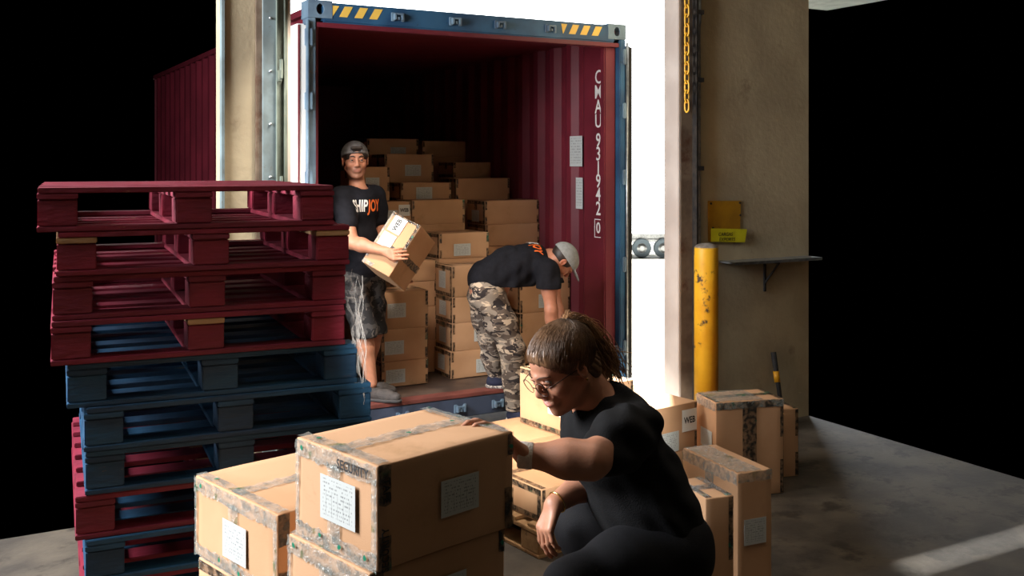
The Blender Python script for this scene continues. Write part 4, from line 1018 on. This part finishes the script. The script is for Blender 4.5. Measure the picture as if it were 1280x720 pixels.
# print on the chest, wrist band, bracelet, earring
decal('SHIP', .05, M_pwhite, tee, P(735, 548, 2.87)+latw*.05, -latw, upw, wroot, sx=.8); decal('JOY', .05, M_orange, tee, P(735, 548, 2.87)-latw*.07, -latw, upw, wroot, sx=.8)
fdN = (wrN-elN).normalized()
mb = MB(); c0 = wrN-fdN*.002; mb.tube([c0-fdN*.020, c0-fdN*.016, c0+fdN*.016, c0+fdN*.020], [.030, .0335, .0335, .029], 24); mb.build('wrist_band', mat('white knit', sc(214,206,198), sc(196,188,180), .9, scale=60, bump=.5, bscale=200), wroot, smooth=True)
fdF = (wrF-elF).normalized(); e1 = fdF.orthogonal().normalized(); e2 = fdF.cross(e1)
mb = MB(); mb.tube([wrF-fdF*.012+(e1*math.cos(a)+e2*math.sin(a))*.031+fdF*.004*math.sin(a) for a in [2*math.pi*k/24 for k in range(25)]], .0022, 6, cap=False); mb.build('bracelet', mat('gold', sc(226,190,120), rough=.25, metal=1), wroot, smooth=True)
mb = MB(); mb.tube([hd.w(.079, -.012, -.036), hd.w(.083, -.012, -.038)], .0035, 8); mb.build('earring', mat('gold', sc(226,190,120)), wroot)
# hair: scalp mass, combed strands, ponytail, loose flyaways
M_hair = mat('brown hair', sc(70,48,34), sc(132,98,68), .4, scale=14, spec=.5, lo=.35, hi=.75)
M_hairt = mat('lighter hair tips', sc(176,134,94), sc(128,92,60), .42, scale=14, spec=.5)
S5 = SDF(hd.c-V3((.16, .16, .16)), hd.c+V3((.16, .16, .17)), .0035)
hd.skull(S5, .0075); S5.cut(hd.w(0, .05, .018), hd.F*.80-hd.U*.60); hd.ell(S5, (0, .112, .0), (.054, .05, .066), .010, sub=True)
for q in (-1, 1): hd.ell(S5, (q*.086, -.004, -.004), (.026, .024, .036), .006, sub=True); hd.ell(S5, (q*.066, .070, -.004), (.034, .036, .042), .010, sub=True)
hd.ell(S5, (0, -.058, -.040), (.062, .056, .062), .02)
fr = np.array(hd.R)
def comb(p):
    q = hd.loc(p); b_ = np.array([0, -.059, .100]); d = q-b_; ang = np.arctan2(d[:, 0], d[:, 1]-d[:, 2]*.4); return .0022*np.sin(ang*34+np.sin(d[:, 2]*60))+.0016*np.sin(ang*71)
S5.warp(lambda p: .0062*np.clip(1-((p-np.array(hd.w(0, .05, .018)))@np.array(-(hd.F*.80-hd.U*.60)))/.022, 0, 1)); S5.warp(lambda p: comb(p)*np.clip(((p-np.array(hd.w(0, .05, .018)))@np.array(-(hd.F*.80-hd.U*.60))-.006)/.025, 0, 1)); put('hair', S5, M_hair, wroot)
def strands(name, lines, r, m):
    cu = bpy.data.curves.new(name, 'CURVE'); cu.dimensions = '3D'; cu.bevel_depth = r; cu.bevel_resolution = 1; cu.resolution_u = 3
    for L_ in lines:
        sp_ = cu.splines.new('POLY'); sp_.points.add(len(L_)-1)
        for p_, q in zip(sp_.points, L_): p_.co = (*q, 1); p_.radius = 1
    o_ = bpy.data.objects.new('t', cu); COL.objects.link(o_); me = bpy.data.meshes.new_from_object(o_.evaluated_get(bpy.context.evaluated_depsgraph_get())); bpy.data.objects.remove(o_); me.materials.clear(); me.materials.append(m); o = bpy.data.objects.new(name, me); COL.objects.link(o); o['kind'] = 'stuff'; o.parent = wroot; o.location = -V3(wroot.location); return o
rh = random.Random(3); tie = hd.w(0, -.062, .098)
def on_skull(x, y, z, g):
    v = V3((x/(.077+g), (y+.016)/(.100+g), (z-.035)/(.084+g))); v.normalize(); return (v.x*(.077+g), v.y*(.100+g)-.016, v.z*(.084+g)+.035)
lines = []
for k in range(1000):
    a = rh.uniform(-math.pi, math.pi); t0 = rh.random()
    yy_ = math.cos(a)*.082; st = (math.sin(a)*.085, yy_, max(-.07, .020+1.33*(yy_-.05))+rh.uniform(-.012, .002)); en = (rh.uniform(-.012, .012), -.062, .094)
    L_ = []
    for i in range(11):
        q = .08*rh.random()+i/10*.92; g = -.002+.0125*min(1, q*3)+.002*rh.random()+.010*max(0, q-.8)
        x, y, z = [st[j]*(1-q)+en[j]*q for j in range(3)]; sag = math.sin(q*math.pi)*.02; x, y, z = on_skull(x, y, z-sag*abs(math.sin(a))*.4, g); 
        L_.append(hd.w(x, y, z))
    lines.append(L_)
strands('combed_hair', lines, .0005, M_hair)
S6 = SDF(tie-V3((.10, .10, .17)), tie+V3((.18, .10, .08)), .0045)
pt = [tie, P(713, 403, 2.84), P(728, 411, 2.86), P(741, 428, 2.88), P(751, 450, 2.89)]
S6.chain(pt, [.016, .020, .021, .017, .006], .02)
S6.warp(lambda p: .002*np.sin(p@np.array([160, 200, -40.])+3*np.sin(p@np.array([20, 30, 40.])))); put('ponytail', S6, M_hair, wroot)
lines = []
for k in range(520):
    off = V3((rh.gauss(0, 1), rh.gauss(0, 1), rh.gauss(0, 1))); L_ = []; ln = rh.uniform(.75, 1.1); fz = rh.random()**2
    pp = [tie, P(712, 399, 2.83), P(730, 405, 2.86), P(744, 424, 2.88), P(754, 446, 2.90), P(763, 468, 2.91)]
    wv = rh.uniform(0, 6)
    for i in range(16):
        q = i/15*ln*5; j = min(int(q), 4); p_ = pp[j].lerp(pp[j+1], q-j)
        sprd = (.005, .009, .012, .013, .014, .022)[min(j+1, 5)] if i else .004
        L_.append(p_+off*sprd*(.7+.9*fz*i/15)+V3((math.sin(i*.9+wv), math.cos(i*1.1+wv), math.sin(i*.8+wv*2)))*.0035*fz*i/5)
    lines.append(L_)
strands('ponytail_strands', lines, .0009, M_hairt)
lines = []
for k in range(70):
    st = P(rh.uniform(735, 750), rh.uniform(425, 452), 2.9); dx = rh.uniform(.01, .075); L_ = []; c1 = rh.uniform(-.02, .04)
    for i in range(10): q = i/9; L_.append(st+V3((dx*q+.002*math.sin(i*.7+k), .01*math.sin(k), c1*math.sin(q*3)-.045*q*q+.002*math.sin(i*.8+k))))
    lines.append(L_)
for k in range(40):
    a = rh.uniform(-2.4, 2.4); st = tie+V3((.012*math.sin(a), 0, .005)); L_ = []
    for i in range(8): q = i/7; L_.append(st+V3((math.sin(a)*.035*q, .02*math.cos(a*3)*q, .028*q-.03*q*q*abs(math.sin(a)))))
    lines.append(L_)
strands('flyaway_hair', lines, .00045, M_hairt)
mb = MB(); e1 = (hd.L); e2 = hd.F
mb.tube([tie+(hd.L*math.cos(a)+(hd.F*.8-hd.U*.3)*math.sin(a))*.019 for a in [2*math.pi*k/20 for k in range(21)]], .005, 8, cap=False); mb.build('hair_tie', M_dark, wroot, smooth=True)

# ================= standing man with a carton
Y0 = 7.0
aroot = person(V3((P(455, 500, 6.95).x, 6.95, .2)), 'standing person in backwards grey cap and dark camouflage shorts, holding a tilted carton')
ha = Head(P(444, 201, Y0), (.28, -.95, -.03), (-.03, 0, 1), 1.08)
RA, lata, fwa, upa = frame((0, 0, 1), (.74, -.67, 0))
ca = P(449, 258, Y0); nba = P(448, 236, Y0+.01)
sR = P(448, 246, Y0)-lata*.150; sL = P(448, 246, Y0)+lata*.150
elR = P(440, 303, 6.72); wrR = P(481, 314, 6.63); elL = P(476, 298, 7.14); wrL = P(498, 348, 7.12)
hR = P(450, 348, Y0)-lata*.085; hL = P(452, 348, Y0)+lata*.085; kR = P(456, 415, 6.9); kL = P(468, 414, 7.05); aR = P(465, 479, 6.93); aL = P(459, 474, 7.14)
def atorso(S_, g=0):
    S_.cone(sR+lata*.01, sL-lata*.01, .062+g, .062+g, .04); S_.ell(ca, (.145+g, .108+g, .14+g), RA, .06); S_.ell(P(448, 300, Y0), (.138+g, .112+g, .16+g), RA, .06); S_.ell(P(449, 338, Y0), (.148+g, .116+g, .11+g), RA, .06)
S1 = SDF((-1.36, 6.45, .24), (-.58, 7.36, 2.03), .0046)
ha.build(S1, jaw=1.04, full=.005); S1.cone(ha.w(0, -.03, -.05), nba+V3((0, 0, -.03)), .049, .060, .03)
atorso(S1, -.018)
for h_, k_, a_ in ((hR, kR, aR), (hL, kL, aL)): S1.chain([h_, k_, k_.lerp(a_, .3)+V3((-.012, .01, 0)), a_], [.085, .058, .060, .036], .03)
S1.chain([sR, sR.lerp(elR, .5), elR, elR.lerp(wrR, .3), wrR], [.058, .054, .043, .045, .029], .03)
S1.chain([sL, sL.lerp(elL, .5), elL, wrL], [.056, .050, .042, .028], .03)
# carried carton: axes from the photo
Lx = V3((-.2, -.0968, -.322)).normalized(); Wx = V3((.194, -.088, -.094)); Wx = (Wx-Lx*Wx.dot(Lx)).normalized(); Hx = Lx.cross(Wx); Hx = Hx if Hx.y > 0 else -Hx
Ac = P(492, 264, 6.78)
hand(S1, wrR, P(493, 318, 6.585), (.80, .05, .10), (-.15, -1, .25), 1, (.08, .10, .14, .2), 1.2, 1.05)
hand(S1, wrL, P(503, 352, 7.12), (.8, -.3, -.2), (0, 0, -1), -1, (.2, .2, .2, .2), .8, 1.0)
mskin = sc(190, 132, 104)
put('body', S1, M_skin, aroot, lambda p: skin_cols(p, ha, mskin, sc(150,84,78), stubble=sc(88,66,58)))
eyes(ha, aroot); brows(ha, aroot, M_hairb, .0042)
S2 = SDF((-1.36, 6.55, 1.02), (-.70, 7.36, 1.78), .0065)
atorso(S2, .012); S2.chain([sR, sR.lerp(elR, .30), sR.lerp(elR, .55)], [.074, .074, .074], .04); S2.chain([sL, sL.lerp(elL, .3), sL.lerp(elL, .5)], [.074, .072, .070], .04)
S2.ell(P(449, 340, Y0), (.165, .132, .10), RA, .05)
S2.cone(ha.w(0, -.03, -.05), nba+V3((.01, -.012, -.015)), .060, .068, .006, sub=True); S2.cut((0, 0, 1.055), (0, 0, -1)); S2.warp(wrinkle(.006, 34, (.3, .3, .9), 8))
teeA = put('t_shirt', S2, M_tee, aroot)
S3 = SDF((-1.36, 6.62, .52), (-.70, 7.36, 1.22), .007)
S3.ell(P(450, 345, Y0), (.162, .130, .12), RA, .05)
for h_, k_ in ((hR, kR), (hL, kL)): S3.cone(h_, k_.lerp(h_, -.02), .102, .088, .05)
S3.warp(wrinkle(.007, 36, (.2, .2, .9), 4)); S3.cut((0, 0, kR.z-.035), (0, 0, -1)); put('camouflage_shorts', S3, M_camod, aroot)
M_shoeg = mat('grey shoe suede', sc(72,66,64), sc(58,54,52), .8, scale=30, bump=.4); M_sole = mat('grey shoe sole', sc(60,58,58), rough=.7)
def shoe(a_, d, L_, zf, mu, ms, root, high=.05, white=False):
    d = V3(d).normalized(); S4 = SDF(a_-V3((.26, .26, .22)), a_+V3((.26, .26, .06)), .005); g = V3((a_.x, a_.y, zf))
    S4.cone(a_+V3((0, 0, -.0)), g+V3((0, 0, .055)), .050, .046, .03); S4.cone(g-d*.03+V3((0, 0, .045)), g+d*(L_*.42)+V3((0, 0, .042)), .042, .042, .03); S4.cone(g+d*(L_*.42)+V3((0, 0, .038)), g+d*(L_*.66)+V3((0, 0, .034)), .044, .034, .02)
    S4.cut(g+V3((0, 0, .018)), (0, 0, -1)); S4.cut(a_+V3((0, 0, .012)), (0, 0, 1)); o = put('shoe', S4, mu, root)
    S5_ = SDF(g-V3((.26, .26, .02)), g+V3((.26, .26, .06)), .004); S5_.cone(g-d*.035+V3((0, 0, .02)), g+d*(L_*.42)+V3((0, 0, .02)), .043, .046, .02); S5_.cone(g+d*(L_*.42)+V3((0, 0, .02)), g+d*(L_*.69)+V3((0, 0, .02)), .046, .034, .02); S5_.cut(g+V3((0, 0, .024)), (0, 0, 1)); S5_.cut(g+V3((0, 0, .003)), (0, 0, -1))
    me = S5_.mesh('shoe_sole'); so_ = link('shoe_sole', me, ms, o)
shoe(V3((aR.x, aR.y, .285)), (.93, -.32, 0), .28, .205, M_shoeg, M_sole, aroot); shoe(V3((aL.x, aL.y, .285)), (.85, -.2, 0), .28, .205, M_shoeg, M_sole, aroot)
# cap worn backwards
S5 = SDF(ha.c-V3((.14, .24, .10)), ha.c+V3((.14, .24, .16)), .0045); ha.skull(S5, .013); S5.cut(ha.w(0, .09, .052), ha.F*.28-ha.U*.96); ha.ell(S5, (0, .098, .074), (.032, .05, .020), .004, sub=True)
ha.ell(S5, (0, -.13, .028), (.07, .07, .006), .006, tilt=(.2, 0, 0))
capo = put('cap', S5, M_capg, aroot)
mb = MB(); mb.tube([ha.w(.030*q, .1015-.010*abs(q), .0575) for q in (-1, -.5, 0, .5, 1)], .0035, 6); so_ = mb.build('cap_strap', M_capg, capo, smooth=True)
S6 = SDF(ha.c-V3((.12, .14, .12)), ha.c+V3((.12, .14, .14)), .005); ha.skull(S6, .0045); S6.cut(ha.w(0, .062, .0), ha.F*.86-ha.U*.30); S6.cut(ha.w(0, 0, -.06), -ha.U)
for q in (-1, 1): ha.ell(S6, (q*.08, -.01, -.005), (.02, .022, .034), .004, sub=True)
S6.cone(ha.w(-.03, .088, .085), ha.w(.03, .088, .085), .012, .012, .01)
put('hair', S6, M_hairb, aroot)
ca2 = ca+fwa*.1-lata*.022+V3((0, 0, .005))
decal('SHIP', .112, M_pwhite, teeA, ca2-lata*.002, lata, upa, aroot, sx=.56, bold=.003, align='RIGHT'); decal('JOY', .112, M_orange, teeA, ca2+lata*.004, lata, upa, aroot, sx=.56, bold=.003, align='LEFT')
# the carton he holds
rotm = Matrix((Wx, Hx, -Lx)).transposed(); eul = rotm.to_euler()
cw_, cd_, ch_ = .235, .34, .40
root = empty('carton', Ac+Wx*cw_/2+Hx*cd_/2+Lx*ch_, 0, 'taped carton marked WEB held tilted in the standing man\'s arms', 'cardboard box', rot=eul)
me = carton_mesh(cw_, cd_, ch_, n=10, seed=77)
for q in me.vertices: q.co -= V3((cw_/2, cd_/2, 0))
me.shade_smooth(); link('box_body', me, M_card, root); dm = (cw_, cd_, ch_)
def fin(mb, name, m):
    for q in mb.v: q -= V3((cw_/2, cd_/2, 0))
    return mb.build(name, m, root, smooth=True)
mb = MB(); strip(mb, 'front', .10, ch_*.5-.060, cw_-.002, ch_*.5-.012, dm, wr=.002, seed=1, step=.02); strip(mb, 'right', .002, ch_*.5-.060, cd_-.002, ch_*.5-.012, dm, wr=.002, seed=2, step=.02); fin(mb, 'band_tape', M_tapedark)
mb = MB(); strip(mb, 'front', cw_-.025, .1, cw_-.002, ch_-.002, dm, wr=.002, seed=3, step=.02); strip(mb, 'front', .002, ch_-.02, cw_-.002, ch_-.002, dm, off=.003, wr=.002, seed=4, step=.02); fin(mb, 'edge_tape', M_tapedark)
mb = MB(); strip(mb, 'front', .002, .05, .02, ch_-.002, dm, off=.003, wr=.002, seed=4, step=.02); strip(mb, 'front', .004, .004, .09, .03, dm, wr=.002, seed=5, step=.015); fin(mb, 'side_tape', M_tape)
web_label(root, 'front', .035, ch_-.13, .135, ch_-.015, dm, rot=math.pi/2); face_label(root, 'front', .025, ch_-.245, .130, ch_-.145, dm)

# ================= stooping man
b0 = 7.14
broot = person(V3((P(640, 520, 7.1).x, 7.1, .016)), 'person in light grey cap and camouflage trousers bending down in the container mouth')
hb_ = Head(P(702, 327, 7.08), (.50, .16, -.85), (.86, .1, .50), 1.02)
RB, latb, fwb, upb = frame((.80, 0, .34), (.34, -.05, -.95))      # up = along the spine, forward = down towards the ground
pel = P(608, 356, b0); nbb = P(688, 322, b0)
shN = P(684, 338, 6.97); shF = P(686, 332, 7.32); eN = P(689, 388, 6.93); wN = P(691, 424, 6.98); eF = P(697, 388, 7.26); wF = P(696, 424, 7.2)
def btorso(S_, g=0):
    S_.cone(shN, shF, .060+g, .060+g, .05); S_.ell(P(660, 329, b0), (.165+g, .130+g, .15+g), RB, .06); S_.ell(P(635, 336, b0), (.155+g, .145+g, .16+g), RB, .06); S_.ell(P(612, 352, b0), (.160+g, .150+g, .14+g), RB, .06)
bh = (P(609, 368, 7.05), P(604, 368, 7.24)); bk = (P(640, 436, 7.02), P(613, 424, 7.30)); ba = (V3((P(644, 500, 7.08).x, 7.08, .12)), V3((P(620, 470, 7.34).x, 7.34, .30)))
def blegs(S_, r):
    S_.ell(P(610, 362, b0), (.165, .145, .13), RB, .06)
    for h_, k_, a_ in zip(bh, bk, ba): S_.chain([h_, h_.lerp(k_, .5)+V3((.005, 0, 0)), k_, k_.lerp(a_, .5), a_], r, .05)
S1 = SDF((-.40, 6.80, .08), (.52, 7.52, 1.36), .005)
hb_.build(S1); S1.cone(hb_.w(0, -.03, -.05), nbb, .058, .066, .03); btorso(S1, -.02); blegs(S1, [.10, .085, .06, .055, .035])
S1.chain([shN, shN.lerp(eN, .5), eN, eN.lerp(wN, .3), wN], [.056, .052, .042, .042, .028], .03); S1.chain([shF, shF.lerp(eF, .5), eF, eF.lerp(wF, .3), wF], [.056, .052, .042, .042, .028], .03)
hand(S1, wN, wN+V3((.0, .02, -.095)), (.1, .25, -1), (0, -1, -.2), 1, (.25, .25, .25, .25), .8, 1.0); hand(S1, wF, wF+V3((0, -.02, -.095)), (.1, -.25, -1), (0, 1, -.2), -1, (.25, .25, .25, .25), .8, 1.0)
put('body', S1, M_skin, broot, lambda p: skin_cols(p, hb_, sc(180,122,96), sc(150,84,78), stubble=sc(70,54,48)))
S2 = SDF((-.36, 6.82, .98), (.46, 7.48, 1.40), .0065); btorso(S2, .014)
S2.ell(P(640, 352, b0), (.15, .14, .17), RB, .05)
S2.chain([shN, shN.lerp(eN, .4), shN.lerp(eN, .66)], [.076, .076, .070], .04); S2.chain([shF, shF.lerp(eF, .4), shF.lerp(eF, .6)], [.074, .074, .068], .04)
S2.cone(hb_.w(0, -.03, -.05), nbb+V3((.01, 0, .0)), .058, .064, .006, sub=True); S2.cut(P(590, 352, b0)+V3((-.02, 0, -.06)), V3((-.40, 0, -.9))); S2.warp(wrinkle(.0075, 36, (.9, .1, -.35), 12))
teeB = put('t_shirt', S2, M_tee, broot)
S3 = SDF((-.38, 6.84, .08), (.20, 7.50, 1.16), .0065); blegs(S3, [.118, .108, .085, .076, .066]); S3.warp(wrinkle(.008, 40, (.3, .2, .9), 9)); S3.cut((0, 0, .10), (0, 0, -1)); put('camouflage_trousers', S3, M_camo, broot)
M_navy = mat('navy shoe canvas', sc(32,36,62), sc(26,30,50), .8, scale=30); M_wsole = mat('speckled white sole', sc(206,198,190), sc(120,112,108), .7, scale=60, lo=.5, hi=.54)
shoe(V3((ba[1].x, ba[1].y-.01, .29)), (.96, -.1, 0), .28, .204, M_navy, M_wsole, broot); shoe(V3((ba[0].x, ba[0].y, .10)), (.55, -.6, 0), .28, .016, M_navy, M_wsole, broot)
S5 = SDF(hb_.c-V3((.20, .15, .24)), hb_.c+V3((.22, .15, .16)), .0045); hb_.skull(S5, .013); S5.cut(hb_.w(0, .0, .030), hb_.F*.05-hb_.U*.99); capb = put('cap', S5, M_capl, broot)
S6 = SDF(hb_.c-V3((.24, .2, .30)), hb_.c+V3((.24, .2, .2)), .004); hb_.ell(S6, (0, .105, .042), (.072, .085, .0055), .004, tilt=(-.12, 0, 0)); S6.ell(hb_.w(0, -.0, .0), (.086, .101, .12), hb_.R, .004, sub=True)
me = S6.mesh('cap_brim'); ob = link('cap_brim', me, M_capl, capb)
S6 = SDF(hb_.c-V3((.16, .14, .16)), hb_.c+V3((.16, .14, .14)), .005); hb_.skull(S6, .005); S6.cut(hb_.w(0, .04, .0), hb_.F*.9-hb_.U*.2); S6.cut(hb_.w(0, 0, -.055), -hb_.U)
for q in (-1, 1): hb_.ell(S6, (q*.08, -.01, -.005), (.02, .022, .034), .004, sub=True)
put('hair', S6, M_hairb, broot)
upx = (nbb-pel).normalized()
ob_ = P(668, 308, b0)+V3((0, -.055, 0)); decal('SHIP', .088, M_pwhite, teeB, ob_+V3((-.004, .01, .004)), (.30, -.88, -.37), (.9, .30, -.1), broot, sx=.60, bold=.003, align='RIGHT'); decal('JOY', .088, M_orange, teeB, ob_, (.30, -.88, -.37), (.9, .30, -.1), broot, sx=.64, bold=.003, align='LEFT')
for rt in (wroot, aroot, broot):
    for o in rt.children:
        if o.location.length < 1e-6: o.location = -V3(rt.location)
